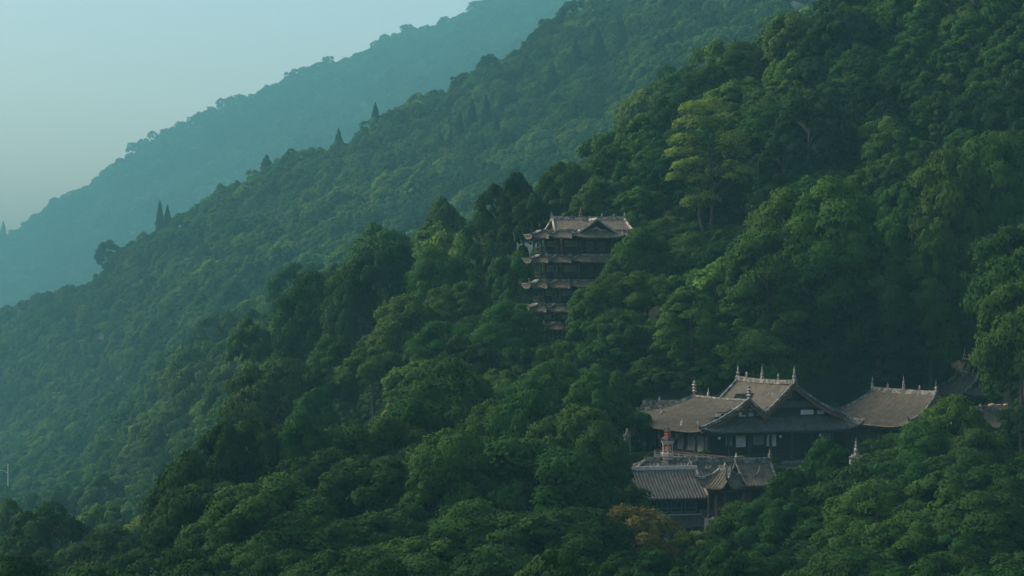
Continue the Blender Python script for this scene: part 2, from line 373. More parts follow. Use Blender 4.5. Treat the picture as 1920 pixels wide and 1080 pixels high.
def main_hall():
    o = at(1320, 812, 300); TH = 25
    t = thing('temple_hall', 'large timber temple hall with twin front gables, white panels and grey tiled roofs', 'temple hall', o, TH)
    FLOOR = -3.9
    # front skirt roof with returns
    sk = Plane((0, 0, 0), (23.5, 0, 0), (1.9, 2.5, 1.75), (21.6, 2.5, 1.7), .25, .5, 1.0, .14)
    skr = Plane((23.5, 0, 0), (23.5, 21, 0), (21.6, 2.5, 1.7), (21.6, 18.5, 1.75), .25, 1.0, .6, .14)
    m = MB(); sk.add(m, rib=.36); skr.add(m, rib=.36); s_roof = m.build('skirt_roof', M['tile_dark'], t)
    # small gable and its long left slope
    GY = 1.2
    sl_ = Plane((0, 21, 0), (0, GY - .6, 0), (7.2, 15.3, 3.75), (7.2, GY, 3.75), .30, 1.9, .35, .22)
    sr_ = Plane((9.5, GY, 1.95), (9.5, 15.3, 1.95), (7.2, GY, 3.75), (7.2, 15.3, 3.75), .1)
    bk_ = Plane((13, 21, 0), (0, 21, 0), (8, 15.3, 3.6), (7.2, 15.3, 3.75), .30, 0, 1.9, .22)
    m = MB(); sl_.add(m, rib=.36, rw=.10, rh=.07); sr_.add(m, rib=.36); bk_.add(m); left_roof = m.build('roof', M['tile'], t)
    # main gable
    ml_ = Plane((9.5, 15.3, 1.95), (9.5, GY, 1.95), (13.8, 15.3, 5.75), (13.8, GY, 5.75), .12)
    mr_ = Plane((21.2, GY, 1.35), (21.2, 17.5, 1.35), (13.8, GY, 5.75), (13.8, 15.3, 5.75), .38, .3, .3, .2)
    m = MB(); ml_.add(m, rib=.36, rw=.10, rh=.07); mr_.add(m, rib=.36); main_roof = m.build('roof', M['tile'], t)
    mbk = Plane((21.2, 21, .2), (6, 21, .2), (13.8, 15.3, 5.75), (13.79, 15.3, 5.75), .3); m = MB(); mbk.add(m); m.build('roof', M['tile'], t)
    # ridges
    m = MB(); m.beam([(13.8, GY - .5, 5.85), (13.8, 5, 5.68), (13.8, 11, 5.68), (13.8, 15.6, 5.85)], .5, .55)
    for pl, a in ((ml_, 1), (mr_, 0)):
        m.beam(list(reversed(pl.edge(a, 10, .03))), .42, .42)
    m.beam(tip(list(reversed(skr.edge(0, 8, .05))), 1.0, 1.0), .36, .36, .55)
    m.beam([mr_.S(0, 0) + Vector((0, .1, .1)), sk.S(1, 1) + Vector((.1, 0, .05))], .36, .36)
    m.beam(tip(list(reversed(ml_.edge(0, 8, .05))), .3, .3), .4, .4)
    m.build('ridge', M['ridge'], main_roof)
    m = MB(); m.beam([(7.2, GY - .4, 3.8), (7.2, 8, 3.72), (7.2, 15.5, 3.8)], .34, .22)
    m.beam(tip(list(reversed(sl_.edge(1, 12, .03))), .5, .75), .46, .46, .75)
    m.beam(list(reversed(sr_.edge(0, 6, .03))), .42, .42)
    m.beam(tip(list(reversed(sl_.edge(0, 12, .03))), 1.3, 1.9), .42, .44, .5)
    m.build('ridge', M['ridge'], left_roof)
    for y, h in ((GY - .1, 2.0), (9, 2.0), (15.2, 1.9)):
        f = MB(); finial(f, (13.8, y, 6.25), h, .23); f.build('finial', M['stone'], main_roof)
    for y in (5, 13):
        f = MB(); gourd(f, (13.8, y, 6.2), .9, .22); f.build('ornament', M['stone'], main_roof)
    for y, h in ((GY, 1.9), (15.3, 2.0)):
        f = MB(); gourd(f, (7.2, y, 4.0), h, .36); f.build('finial', M['stone'], left_roof)
    f = MB(); finial(f, (9.5, 15.6, 2.3), 2.6, .5); f.build('finial', M['stone'], main_roof)
    for (a, tt) in ((.06, .25), (.1, .45), (.72, .18)):
        p = sl_.S(a if a < .5 else .62, tt); f = MB(); finial(f, p, .95, .22); f.build('ornament', M['stone'], left_roof)
    # dormer on the hidden left slope of the main roof
    d0 = Plane((11.7, 7.2, 3.0), (9.4, 7.2, 2.8), (12.7, 8.6, 4.1), (9.6, 8.6, 4.1), .1); d1 = Plane((9.4, 10.0, 2.8), (11.7, 10.0, 3.0), (9.6, 8.6, 4.1), (12.7, 8.6, 4.1), .1)
    m = MB(); d0.add(m, rib=.4); d1.add(m, rib=.4); dm = m.build('dormer', M['tile_dark'], t)
    m = MB(); m.beam([(9.5, 8.6, 4.15), (12.8, 8.6, 4.15)], .25, .25); m.build('ridge', M['ridge'], dm)
    m = MB(); m.slab([(9.9, 7.5, 2.7), (9.9, 9.7, 2.7), (9.9, 8.6, 3.95)], (.12, 0, 0)); m.build('gable_wall', M['wood'], dm)
    # gable faces
    y0 = 2.3
    g = MB(); g.slab([(1.6, y0, 1.3), (9.9, y0, 1.3), (9.4, y0, 1.75), (7.2, y0, 3.5)], (0, .2, 0)); gs = g.build('gable_wall', M['wood'], t)
    g = MB(); g.slab([(9.5, y0 + .02, 1.3), (20.6, y0 + .02, 1.3), (18.2, y0 + .02, 2.5), (16.0, y0 + .02, 3.9), (13.8, y0 + .02, 5.4)], (0, .2, 0)); g.slab([(9.52, y0 + .02, 1.3), (13.8, y0 + .02, 5.4), (9.55, y0 + .02, 1.7)], (0, .2, 0))
    gm = g.build('gable_wall', M['wood'], t)
    def panel(x0, x1, z0, z1, par, mm='plaster', y=y0):
        q = MB(); q.box(x0, x1, y - .06, y - .005, z0, z1); q.build('wall_panel', M[mm], par)
    for x0, x1, z0, z1 in ((3.0, 3.7, 1.85, 2.15), (4.2, 5.7, 1.8, 2.3), (6.3, 7.4, 1.8, 2.3), (7.75, 8.5, 1.8, 2.3), (5.4, 6.5, 2.45, 2.9), (7.8, 8.4, 2.45, 2.85)):
        panel(x0, x1, z0, z1, gs)
    for x0, x1, z0, z1 in ((9.0, 10.3, 1.85, 2.85), (18.0, 19.0, 1.85, 2.35), (15.5, 17.4, 1.85, 2.45), (11.2, 11.9, 4.3, 4.7), (13.3, 14.0, 4.3, 4.7)):
        panel(x0, x1, z0, z1, gm)
    ip = Plane((11.8, 1.7, 3.0), (17.2, 1.7, 3.0), (12.1, y0 - .02, 3.65), (16.2, y0 - .02, 3.65), .1); m = MB(); ip.add(m, rib=.34); m.build('pent_roof', M['tile_dark'], gm)
    def board(pts, par, w=.42):
        b = MB()
        for i in range(len(pts) - 1):
            p, q = Vector(pts[i]), Vector(pts[i+1])
            b.slab([p, q, q - Vector((0, 0, w)), p - Vector((0, 0, w))], (0, .12, 0))
        b.build('bargeboard', M['red'], par)
    off = Vector((0, -.16, -.16))
    board([p + off for p in ml_.edge(1, 6)], gm); board([p + off for p in mr_.edge(0, 8)], gm)
    board([p + off for p in sl_.edge(1, 8)], gs, .3); board([p + off for p in sr_.edge(0, 4)], gs)
    for x, zt, par in ((7.2, 3.45, gs), (13.8, 5.35, gm)):
        b = MB(); b.slab([(x - .45, y0 - .1, zt - 1.5), (x + .45, y0 - .1, zt - 1.5), (x + .22, y0 - .1, zt), (x - .22, y0 - .1, zt)], (0, .08, 0)); b.build('king_post', M['red'], par)
    b = MB(); b.box(3.2, 9.3, y0 - .14, y0 - .01, 2.32, 2.42); b.build('tie_beam', M['post'], gs)
    b = MB(); b.box(10.3, 17.2, y0 - .14, y0 - .01, 2.75, 2.9); b.build('tie_beam', M['post'], gm)
    # walls, veranda columns, panels
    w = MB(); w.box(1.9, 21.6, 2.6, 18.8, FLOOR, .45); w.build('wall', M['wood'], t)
    for x0, x1, mm in ((4.6, 5.5, 'grey_panel'), (6.1, 7.5, 'plaster'), (8.6, 10.2, 'grey_panel'), (10.6, 12.0, 'plaster'), (18.8, 20.4, 'grey_panel')):
        panel(x0, x1, -2.1 if mm == 'plaster' else -1.9, -.35, t, mm, 2.6)
    for i in range(8):
        x = 1.0 + i * 3.07
        c = MB(); c.lathe((x, .95, FLOOR), [(.3, 0), (.3, .35), (.2, .42), (.18, 4.1)], 10); c.build('column', M['post'], t)
    for i in range(1, 7):
        c = MB(); c.lathe((1.0, .95 + i * 3.0, FLOOR), [(.3, 0), (.3, .35), (.2, .42), (.18, 4.3)], 10); c.build('column', M['post'], t)
    for i in range(6):
        y = 3.2 + i * 2.6; q = MB(); q.box(1.83, 1.895, y, y + 1.7, -2.6, -.4); q.build('wall_panel', M['grey_panel'], t)
    b = MB(); b.box(.9, 22.6, .86, 1.04, -.45, -.1); b.box(.92, 1.08, 1.04, 19, -.45, -.1); b.build('lintel', M['post'], t)
    for x in (2.6, 11.5, 17.4):
        c = MB(); c.lathe((x, .7, -.95), [(.06, .4), (.16, .34), (.2, .2), (.16, .06), (.05, 0)], 8); c.build('lantern', M['plaster'], t)
    rl = MB()
    rl.box(.9, 22.6, .9, 1.0, FLOOR + .85, FLOOR + .97); rl.box(.9, 22.6, .92, .98, FLOOR + .3, FLOOR + .36)
    for i in range(60): rl.box(1 + i * .366, 1.06 + i * .366, .93, .97, FLOOR + .36, FLOOR + .85)
    rl.box(.91, .99, 1.0, 19, FLOOR + .85, FLOOR + .97)
    for i in range(48): rl.box(.93, .97, 1.1 + i * .366, 1.16 + i * .366, FLOOR + .02, FLOOR + .85)
    rl.build('railing', M['post'], t)
    p = MB(); p.box(-.6, 24, -1.2, 21.5, FLOOR - 5.0, FLOOR); p.build('plinth', M['granite'], t)
    c = (o + Vector((11.5 * math.cos(R(TH)) - 9 * math.sin(R(TH)), 11.5 * math.sin(R(TH)) + 9 * math.cos(R(TH)), 0)))
    PADS.append((c.x, c.y, 13, 7, o.z + FLOOR - .3))
    return t
main_hall()

def pagoda():
    ctr = Vector(((1103 - 960) / F * 382, 382, 0)); t = thing('pagoda', 'tall dark five tiered wooden pagoda tower rising from the forest slope', 'pagoda', ctr, 10)
    s = 382 / F
    Z = lambda py: -(py - 540) * s
    def poly(g):
        """cross-shaped plan, g = outward offset from the eave line"""
        A, B, fw, fd, lw, ld = 7.4 + g, 6.0 + g, 4.2 + g, 8.0 + g, 9.6 + g, 3.4 + g
        return [(-fw, -fd), (fw, -fd), (fw, -B), (A, -B), (A, -ld), (lw - 1.5, -ld), (lw - 1.5, ld), (A, ld), (A, B), (fw, B), (fw, fd), (-fw, fd), (-fw, B), (-A, B), (-A, ld), (-lw, ld), (-lw, -ld), (-A, -ld), (-A, -B), (-fw, -B)]
    def convex(P, i):
        a, b, c = P[i-1], P[i], P[(i+1) % len(P)]
        return (b[0]-a[0])*(c[1]-b[1]) - (b[1]-a[1])*(c[0]-b[0]) > 0
    eaves = [(447, 0.0, 1.05), (492, .15, 1.0), (539, .35, 1.0), (583, .55, 1.0), (616, .75, .9)]
    floors = [478, 525, 570, 603, 652]
    for k, (py, g, depth) in enumerate(eaves):
        O = poly(g); I = poly(g - 1.7); z0 = Z(py); z1 = z0 + depth; m = MB(); rg = MB(); n = len(O)
        for i in range(n):
            j = (i + 1) % n
            pl = Plane((*O[i], z0), (*O[j], z0), (*I[i], z1), (*I[j], z1), .3, .5 if convex(O, i) else 0, .5 if convex(O, j) else 0, .34)
            pl.add(m, nt=5, th=.16, rib=.34, rw=.1, rh=.08)
            if convex(O, i): rg.beam(tip(list(reversed(pl.edge(0, 7, .03))), .5, .8), .26, .24, .55)
        ro = m.build('skirt_roof', M['tile'], t)
        for i in range(n):
            j = (i + 1) % n; rg.beam([(*I[i], z1 - .02), (*I[j], z1 - .02)], .3, .3)
        rg.build('ridge', M['ridge'], ro)
        # storey beneath this roof
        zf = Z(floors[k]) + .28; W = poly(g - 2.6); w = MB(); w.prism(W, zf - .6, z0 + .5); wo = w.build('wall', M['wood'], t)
        cp = poly(g - 1.75)
        for i in range(n):
            a = Vector(cp[i]); b = Vector(cp[(i+1) % n]); L = (b - a).length; q = max(1, int(L / 2.4))
            if a.y > 4 and b.y > 4: continue
            for u in range(q):
                p = a.lerp(b, u / q)
                c = MB(); c.lathe((p.x, p.y, zf), [(.13, 0), (.12, z0 - zf + .35)], 7); c.build('column', M['post'], t)
        r2 = MB(); rp = poly(g - 1.55)
        for i in range(n):
            a = Vector(rp[i]); b = Vector(rp[(i+1) % n])
            for zz, h in ((zf + .85, .09), (zf + .3, .07)): r2.beam([(a.x, a.y, zz), (b.x, b.y, zz)], .08, h)
            L = (b - a).length
            for u in range(int(L / .5)):
                p = a.lerp(b, u * .5 / L); r2.box(p.x - .03, p.x + .03, p.y - .03, p.y + .03, zf, zf + .86)
        r2.build('railing', M['post'], t)
        pn = MB()
        if k == 3:
            for x in (-4.9, -6.5): pn.box(x - .7, x + .7, -6.6 + 2.6 - .12 - .55, -6.6 + 2.6 - .56 + .42, zf + .2, z0 - .3)
            pn = MB()
        yw = -(8.0 + g - 2.6)
        for x, x2 in ((-1.5, -.2), (.4, 1.6)):
            q = MB(); q.box(x, x2, yw - .05, yw - .003, zf + .2, z0 - .5); q.build('door', M['post'] if k else M['red'], wo)
        ym = -(6.0 + g - 2.6)
        q = MB(); q.box(-(7.4 + g - 2.6) + .25, -(4.2 + g - 2.6) - .25, ym - .05, ym - .003, zf + (.15 if k == 3 else 1.0), z0 - .4)
        q.build('wall_panel', M['plaster'] if k == 3 else M['grey_panel'], wo)
        yl = -(3.4 + g - 2.6)
        q = MB(); q.box(-(9.6 + g - 2.6) + .2, -(7.4 + g - 2.6) - .2, yl - .05, yl - .003, zf + (.15 if k == 3 else 1.0), z0 - .4)
        q.build('wall_panel', M['plaster'] if k == 3 else M['grey_panel'], wo)
    # upper hip-and-gable roof
    zb = Z(447) + .95; rz = Z(411)
    fr = Plane((-6.3, -4.6, zb), (6.3, -4.6, zb), (-5.8, 0, rz), (5.8, 0, rz), .2); bk = Plane((6.3, 4.6, zb), (-6.3, 4.6, zb), (5.8, 0, rz), (-5.8, 0, rz), .2)
    gz = rz - .25
    gl = Plane((-3.6, 0, zb - .3), (-3.6, -7.0, zb - .6), (0, 0, gz), (0, -7.0, gz), .2); gr = Plane((3.6, -7.0, zb - .6), (3.6, 0, zb - .3), (0, -7.0, gz), (0, 0, gz), .2)
    m = MB()
    for p in (fr, bk, gl, gr): p.add(m, rib=.34, rw=.1, rh=.08)
    up = m.build('upper_roof', M['tile'], t)
    m = MB(); m.beam([(-6.0, 0, rz), (-3, 0, rz - .06), (3, 0, rz - .06), (6.0, 0, rz)], .35, .5); m.beam([(0, -7.2, gz), (0, 0, gz)], .3, .3)
    for pl in (fr, bk):
        for a in (0, 1): m.beam(list(reversed(pl.edge(a, 6, .02))), .3, .32)
    m.beam(tip(list(reversed(gl.edge(1, 8, .02))), .4, .35), .32, .3); m.beam(tip(list(reversed(gr.edge(0, 8, .02))), .4, .35), .32, .3)
    m.build('ridge', M['stone'], up)
    for x in (-5.9, 5.9):
        f = MB(); finial(f, (x, 0, rz + .4), .8, .25); f.build('finial', M['stone'], up)
    f = MB(); finial(f, (-1.2, 0, rz + .4), 1.8, .35); f.build('finial', M['red'], up)
    for x in (-4, 2.2, 4.2):
        f = MB(); gourd(f, (x, 0, rz + .4), .5, .16); f.build('ornament', M['stone'], up)
    m = MB(); m.slab([(-2.9, -6.2, zb - .5), (2.9, -6.2, zb - .5), (0, -6.2, gz - .4)], (0, .2, 0)); g = m.build('gable_wall', M['wood'], up)
    m = MB(); m.slab([(-1.9, -6.27, zb - .42), (1.9, -6.27, zb - .42), (0, -6.27, gz - 1.0)], (0, .06, 0)); m.build('relief_panel', M['beige'], g)
    m = MB()
    for sx in (-1, 1):
        m.slab([(sx*2.6, -6.6, zb - .5), (sx*3.3, -6.6, zb - .5), (0, -6.6, gz - .1), (0, -6.6, gz - .55)], (0, .1, 0))
    m.build('bargeboard', M['post'], g)
    for sx in (-1, 1):
        m = MB(); m.slab([(sx*5.7, -4.2, zb + .05), (sx*5.7, 4.2, zb + .05), (sx*5.5, 0, rz - .3)], (-sx*.15, 0, 0)); m.build('gable_wall', M['wood'], up)
    b = MB(); b.prism(poly(-1.0), Z(700), Z(652) - .35); b.build('plinth', M['granite'], t)
    PADS.append((ctr.x, ctr.y, 10, 8, Z(655)))
pagoda()

def mid(px, py, Y, dx, dy, rot):
    """building centre from an eave corner seen at (px,py): corner offset (dx,dy) in local axes"""
    p = at(px, py, Y); c, s = math.cos(R(rot)), math.sin(R(rot))
    return p - Vector((dx*c - dy*s, dx*s + dy*c, 0))
def pad(p, r, z, fade=5): PADS.append((p.x, p.y, r, fade, z))

p = mid(1708, 803, 312, 10.5, -6.0, -65)
hall('side_hall', 'timber side hall with brown tiled roof right of the twin gabled hall, three ridge spires', 'temple hall', p, -65, 21, 6.0, 15, 4.05, 4.0, .9, 3, 1.9, 'hip')
pad(p, 11, p.z - 4.4)
p = mid(1798, 741, 335, 2.9, -3.6, -65)
hall('hillside_pavilion', 'small dark pavilion, lower of two stepped roofs above the side hall', 'pavilion', p, -65, 8.6, 3.6, 5.0, 2.5, 3.2, .5, 3, 1.6, 'xieshan')
pad(p, 5, p.z - 3.4, 4)
p = mid(1792, 712, 350, 2.9, -3.6, -65)
hall('hillside_pavilion', 'small dark pavilion, upper of two stepped roofs above the side hall', 'pavilion', p, -65, 8.6, 3.6, 5.0, 2.5, 3.2, .5, 3, 1.6, 'xieshan')
pad(p, 5, p.z - 3.4, 4)
p = at(1838, 800, 308)
hall('hillside_cottage', 'small cottage with a pale plastered gable half hidden in trees by an ochre wall', 'house', p, 38, 6.2, 2.8, 6.2, 2.1, 2.6, 0, 1, .6, 'gable', panels=((-2.0, -.4, -2.0, -.5, 'plaster'), (.4, 1.6, -2.0, -.5, 'grey_panel')))
pad(p, 4, p.z - 2.8, 4)
m = MB(); rg_ = random.Random(4)
pts = [(0, -2.6), (1.1, -2.8), (2.3, -2.6), (2.5, 1.2), (2.0, 1.0), (1.6, 1.15), (1.0, 1.05), (.6, 1.25), (0.1, 1.1)]
m.slab([(x, 0, z) for x, z in pts], (0, .9, 0))
w_ = m.build('retaining_wall', M['ochre'], None); w_.location = at(1856, 775, 311); w_.rotation_euler = (0, 0, R(12))
tag(w_, 'broken ochre retaining wall glowing beside the small cottage', 'wall')

def front_house():
    o = at(1330, 934, 283); t = thing('gatehouse', 'two storey front house with ribbed tile roof and teal framed windows', 'house', o, 14)
    fr = Plane((-15, 0, 0), (0, 0, 0), (-14.6, 4.6, 3.1), (-.2, 4.6, 3.1), .12); bk = Plane((0, 9.2, 0), (-15, 9.2, 0), (-.2, 4.6, 3.1), (-14.6, 4.6, 3.1), .12)
    m = MB(); fr.add(m, rib=.40, rw=.14, rh=.14); bk.add(m); ro = m.build('roof', M['tile_dark'], t)
    m = MB(); m.beam([(-14.8, 4.6, 3.05), (0, 4.6, 3.05)], .34, .46); m.build('ridge', M['pale'], ro)
    m = MB()
    for a in (0, 1): m.beam(list(reversed(fr.edge(a, 6, .02))), .26, .2)
    m.build('verge', M['ridge'], ro)
    w = MB(); w.box(-13.6, -.9, 1.0, 8.2, -2.0, .3); wo = w.build('wall', M['wood'], t)
    m = MB(); m.slab([(-.92, 1.0, .3), (-.92, 8.2, .3), (-.92, 4.6, 2.75)], (-.15, 0, 0)); m.build('gable_wall', M['plaster'], t)
    for i in range(6):
        x = -2.0 - i * 1.75 - (0 if i < 3 else .9)
        f = MB()
        for (x0, x1, z0, z1) in ((x - .72, x + .72, -.42, -.30), (x - .72, x + .72, -1.72, -1.6), (x - .72, x - .62, -1.6, -.42), (x + .62, x + .72, -1.6, -.42), (x - .62, x + .62, -1.22, -1.15), (x - .03, x + .03, -1.15, -.42)):
            f.box(x0, x1, .86, .985, z0, z1)
        fo = f.build('window', M['teal'], wo)
        g = MB(); g.box(x - .615, x + .615, .93, .96, -1.595, -.425); g.build('pane', M['glass'], fo)
    s1 = Plane((-15, -.7, -3.3), (.25, -.7, -3.3), (-14.4, 1.0, -2.0), (-.3, 1.0, -2.0), .1); s2 = Plane((.25, -.7, -3.3), (.25, 9, -3.3), (-.88, 1.0, -2.0), (-.88, 8, -2.0), .1)
    m = MB(); s1.add(m, rib=.36); s2.add(m, rib=.36); so_ = m.build('skirt_roof', M['tile_dark'], t)
    m = MB(); m.beam([(-14.4, .96, -2.02), (-.6, .96, -2.02)], .2, .16); m.build('ridge', M['pale'], so_)
    w = MB(); w.box(-13.4, -1.1, 1.4, 8.0, -6.6, -2.1); wo2 = w.build('wall', M['wood'], t)
    for x in (-1.9, -5.2, -8.2, -11.4):
        c = MB(); c.box(x - .22, x + .22, .3, .74, -6.5, -2.9); c.build('column', M['plaster'], t)
    for x in (-3.5, -7.4):
        d = MB(); d.box(x - .9, x + .9, 1.33, 1.396, -6.3, -3.9); d.build('door', M['red'], wo2)
    p_ = MB(); p_.box(-15, .6, -1.0, 9, -9.5, -6.6); p_.build('plinth', M['granite'], t)
    pad(o + Vector((-5, 5, 0)), 9, o.z - 6.9, 4)
front_house()

# gate pavilion with flared lower roofs
p = at(1416, 893, 281)
gp = hall('gate_pavilion', 'small steep gabled gate pavilion with pale ridges, right of the front house', 'gate', p + Vector((-.1, 1.6, -1.0)), 22, 4.4, 2.6, 4.4, 2.5, 3.2, 0, 2, 1.1, 'gable', porch=.8)
PADS.append((p.x, p.y + 1.6, 4, 4, p.z - 7.5))
p = mid(1364, 917, 277, 2.0, -2.6, -38)
hall('corner_pavilion', 'low flared corner pavilion with brown tiled roof below the gabled gate', 'pavilion', p, -38, 4.0, 2.6, 1.4, 1.9, 3.6, 1.0, 1, .8, 'hip', porch=.9)
PADS.append((p.x, p.y + 1, 4, 4, p.z - 6.8))
p = at(1352, 902, 290)
hall('link_roof', 'dark ribbed link building between the front house and the gate', 'house', p + Vector((-.3, 2.5, 0)), 14, 7.5, 2.6, 6.6, 2.2, 3.5, .2, 0, 1, 'gable', 'tile_dark', porch=.7)
p = at(1262, 880, 291)
hall('terrace_lodge', 'low grey hip roofed lodge behind the front house, under the terrace parapet', 'house', p + Vector((-.5, 2.2, -.2)), 6, 9.0, 2.6, 5.5, 1.0, 3.5, .2, 0, 1, 'hip', 'tile_dark', porch=.7)
m = MB(); m.slab([(-3.2, 0, -2), (3.2, 0, -2.4), (3.2, 0, 0), (0, 0, 1.7), (-3.2, 0, .3)], (0, .5, 0))

def parapet():
    a = at(1228, 853, 296.5); b = at(1362, 866, 293.5)
    t = thing('parapet', 'cream openwork terrace parapet below the twin gabled hall', 'parapet', a); d = b - a; L = d.length; u = d / L
    n = 12
    for i in range(n + 1):
        c = MB(); q = u * (L * i / n); c.box(q.x - .11, q.x + .11, q.y - .11, q.y + .11, q.z - .75, q.z + .55); c.build('post', M['pale'], t)
    for i in range(n):
        q0 = u * (L * i / n + .13); q1 = u * (L * (i + 1) / n - .13); c = MB()
        for z, h in ((-.7, .16), (.0, .12), (.3, .12)): c.beam([q0 + Vector((0, 0, z)), q1 + Vector((0, 0, z))], .14, h)
        for k in range(5):
            q = q0.lerp(q1, (k + .5) / 5); c.box(q.x - .05, q.x + .05, q.y - .04, q.y + .04, q.z - .54, q.z + .0)
        q = q0.lerp(q1, .5); c.lathe((q.x, q.y, q.z - .52), [(.05, 0), (.22, .18), (.22, .34), (.05, .5)], 8)
        c.build('panel', M['beige'], t)
    c = MB(); c.beam([Vector((0, 0, .56)), d + Vector((0, 0, .56))], .3, .12); c.build('handrail', M['red'], t)
    b2 = MB(); b2.slab([Vector((0, 0, -.8)), d + Vector((0, 0, -.8)), d + Vector((0, 0, -4.5)), Vector((0, 0, -4.5))], (0, .4, 0)); b2.build('base_wall', M['granite'], t)
parapet()

def burner():
    o = at(1252, 873, 290); t = thing('incense_burner', 'red and cream tiered incense burner tower with flared roofs on the terrace', 'incense burner', o)
    r6 = math.pi / 6
    def tier(name, z, r, h, m, up, par):
        b = MB(); prof = [(r, 0), (r * .8, h * .45), (r * .45, h)]
        b.lathe((0, 0, z), prof, 6, r6)
        for k in range(6):
            a = k * math.pi / 3 + r6; e = Vector((math.cos(a), math.sin(a), 0))
            b.tube([Vector((0, 0, z + h * .45)) + e * r * .78, Vector((0, 0, z + .05)) + e * r * 1.0, Vector((0, 0, z + up * .35)) + e * r * 1.22, Vector((0, 0, z + up)) + e * r * 1.34], [.07, .07, .055, .02], 5)
        return b.build(name, m, par)
    b = MB(); b.lathe((0, 0, -2.5), [(1.5, 0), (1.5, 2.5), (1.3, 2.5), (1.3, 2.75)], 6, r6); b.build('base', M['granite'], t)
    tier('lower_roof', .2, 1.05, .55, M['bronze'], .5, t)
    b = MB(); b.lathe((0, 0, .72), [(.55, 0), (.62, .1), (.62, .22), (.7, .26), (.7, .36), (.78, .42), (.78, .62), (.84, .66), (.84, .84), (.66, .86)], 6, r6); b.build('pedestal', M['pale'], t)
    b = MB(); b.lathe((0, 0, .98), [(.64, 0), (.72, .02), (.72, .1), (.64, .12)], 6, r6); b.build('band', M['vermilion'], t)
    b = MB(); b.lathe((0, 0, 1.58), [(.56, 0), (.56, 1.0)], 6, r6); bo = b.build('body', M['vermilion'], t)
    for k in range(6):
        a = k * math.pi / 3 + r6
        c = MB(); c.tube([(.64 * math.cos(a), .64 * math.sin(a), 1.56), (.64 * math.cos(a), .64 * math.sin(a), 2.62)], .055, 6); c.build('pillar', M['pale'], t)
        a += r6; n_ = Vector((math.cos(a), math.sin(a), 0)); s_ = Vector((-n_.y, n_.x, 0)); q = n_ * .49
        c = MB(); c.slab([q - s_*.14 + Vector((0,0,1.75)), q + s_*.14 + Vector((0,0,1.75)), q + s_*.10 + Vector((0,0,2.3)), q - s_*.10 + Vector((0,0,2.3))], n_ * .03); c.build('relief', M['beige'], bo)
    b = MB(); b.lathe((0, 0, 2.6), [(.66, 0), (.74, .03), (.74, .16), (.68, .2), (.86, .24), (.86, .42), (.7, .45)], 6, r6); b.build('cornice', M['pale'], t)
    tier('upper_roof', 3.05, .98, .5, M['bronze'], .75, t)
    b = MB(); b.lathe((0, 0, 3.5), [(.44, 0), (.46, .06), (.4, .1), (.42, .28), (.46, .32), (.36, .38), (.38, .55), (.46, .6), (.42, .66)], 6, r6); b.build('neck', M['vermilion'], t)
    b = MB(); b.lathe((0, 0, 4.16), [(.46, 0), (.32, .1), (.18, .25), (.14, .38), (.04, .46), (.02, 1.1)], 8)
    b.tube([(-.15, 0, 4.2), (-.34, 0, 4.42), (-.42, 0, 4.66)], [.12, .08, .02], 6); b.build('cap', M['bronze'], t)
burner()

# little roofs peeking out
p = at(1238, 776, 322)
hall('rear_pavilion', 'small roof with one pale urn finial peeking behind the long left slope', 'pavilion', p + Vector((0, 2, 0)), 8, 5.0, 2.2, 4.2, 1.2, 4, .3, 1, .8, 'gable')
pad(p + Vector((0, 2, 0)), 4, p.z - 4.5, 4)
p = at(1176, 818, 280)
b_ = thing('shrine_tower', 'tiny flared shrine roof between the dark tree and the incense burner', 'shrine', p)
m = MB(); m.lathe((0, 0, 0), [(.62, 0), (.45, .16), (.2, .42)], 6)
for k in range(6):
    a = k * math.pi / 3; m.tube([(.5*math.cos(a), .5*math.sin(a), .1), (.75*math.cos(a), .75*math.sin(a), .18), (.9*math.cos(a), .9*math.sin(a), .55)], [.06, .05, .02], 5)
m.build('roof', M['bronze'], b_)
m = MB(); m.lathe((0, 0, .4), [(.16, 0), (.22, .1), (.1, .2), (.14, .3), (.02, .55)], 7); m.build('finial', M['stone'], b_)
m = MB(); m.lathe((0, 0, -5.5), [(.4, 0), (.4, 5.48)], 6); m.build('body', M['granite'], b_)
p = at(1605, 868, 291)
b_ = thing('gate_pillar', 'pale carved gate pillar standing at the right end of the twin gabled hall', 'pillar', p)
m = MB(); finial(m, (0, 0, .9), 2.2, .27); m.build('finial', M['stone'], b_)
m = MB(); m.box(-.75, .75, -.5, .5, -4, .55); m.box(-.9, .9, -.6, .6, .553, .75); m.box(-.5, .5, -.4, .4, .753, .95); m.build('pedestal', M['stone'], b_)
p = at(1655, 858, 293)
m = MB(); m.box(-3.4, 3.4, 0, .35, -4, 0); m.box(-3.5, 3.5, -.08, .43, .002, .2)
w_ = m.build('terrace_wall', M['granite'], None); w_.location = p; w_.rotation_euler = (0, 0, R(8)); tag(w_, 'grey terrace wall with pale coping between gate pillar and side hall', 'wall')

# lamp post and utility pole far down left

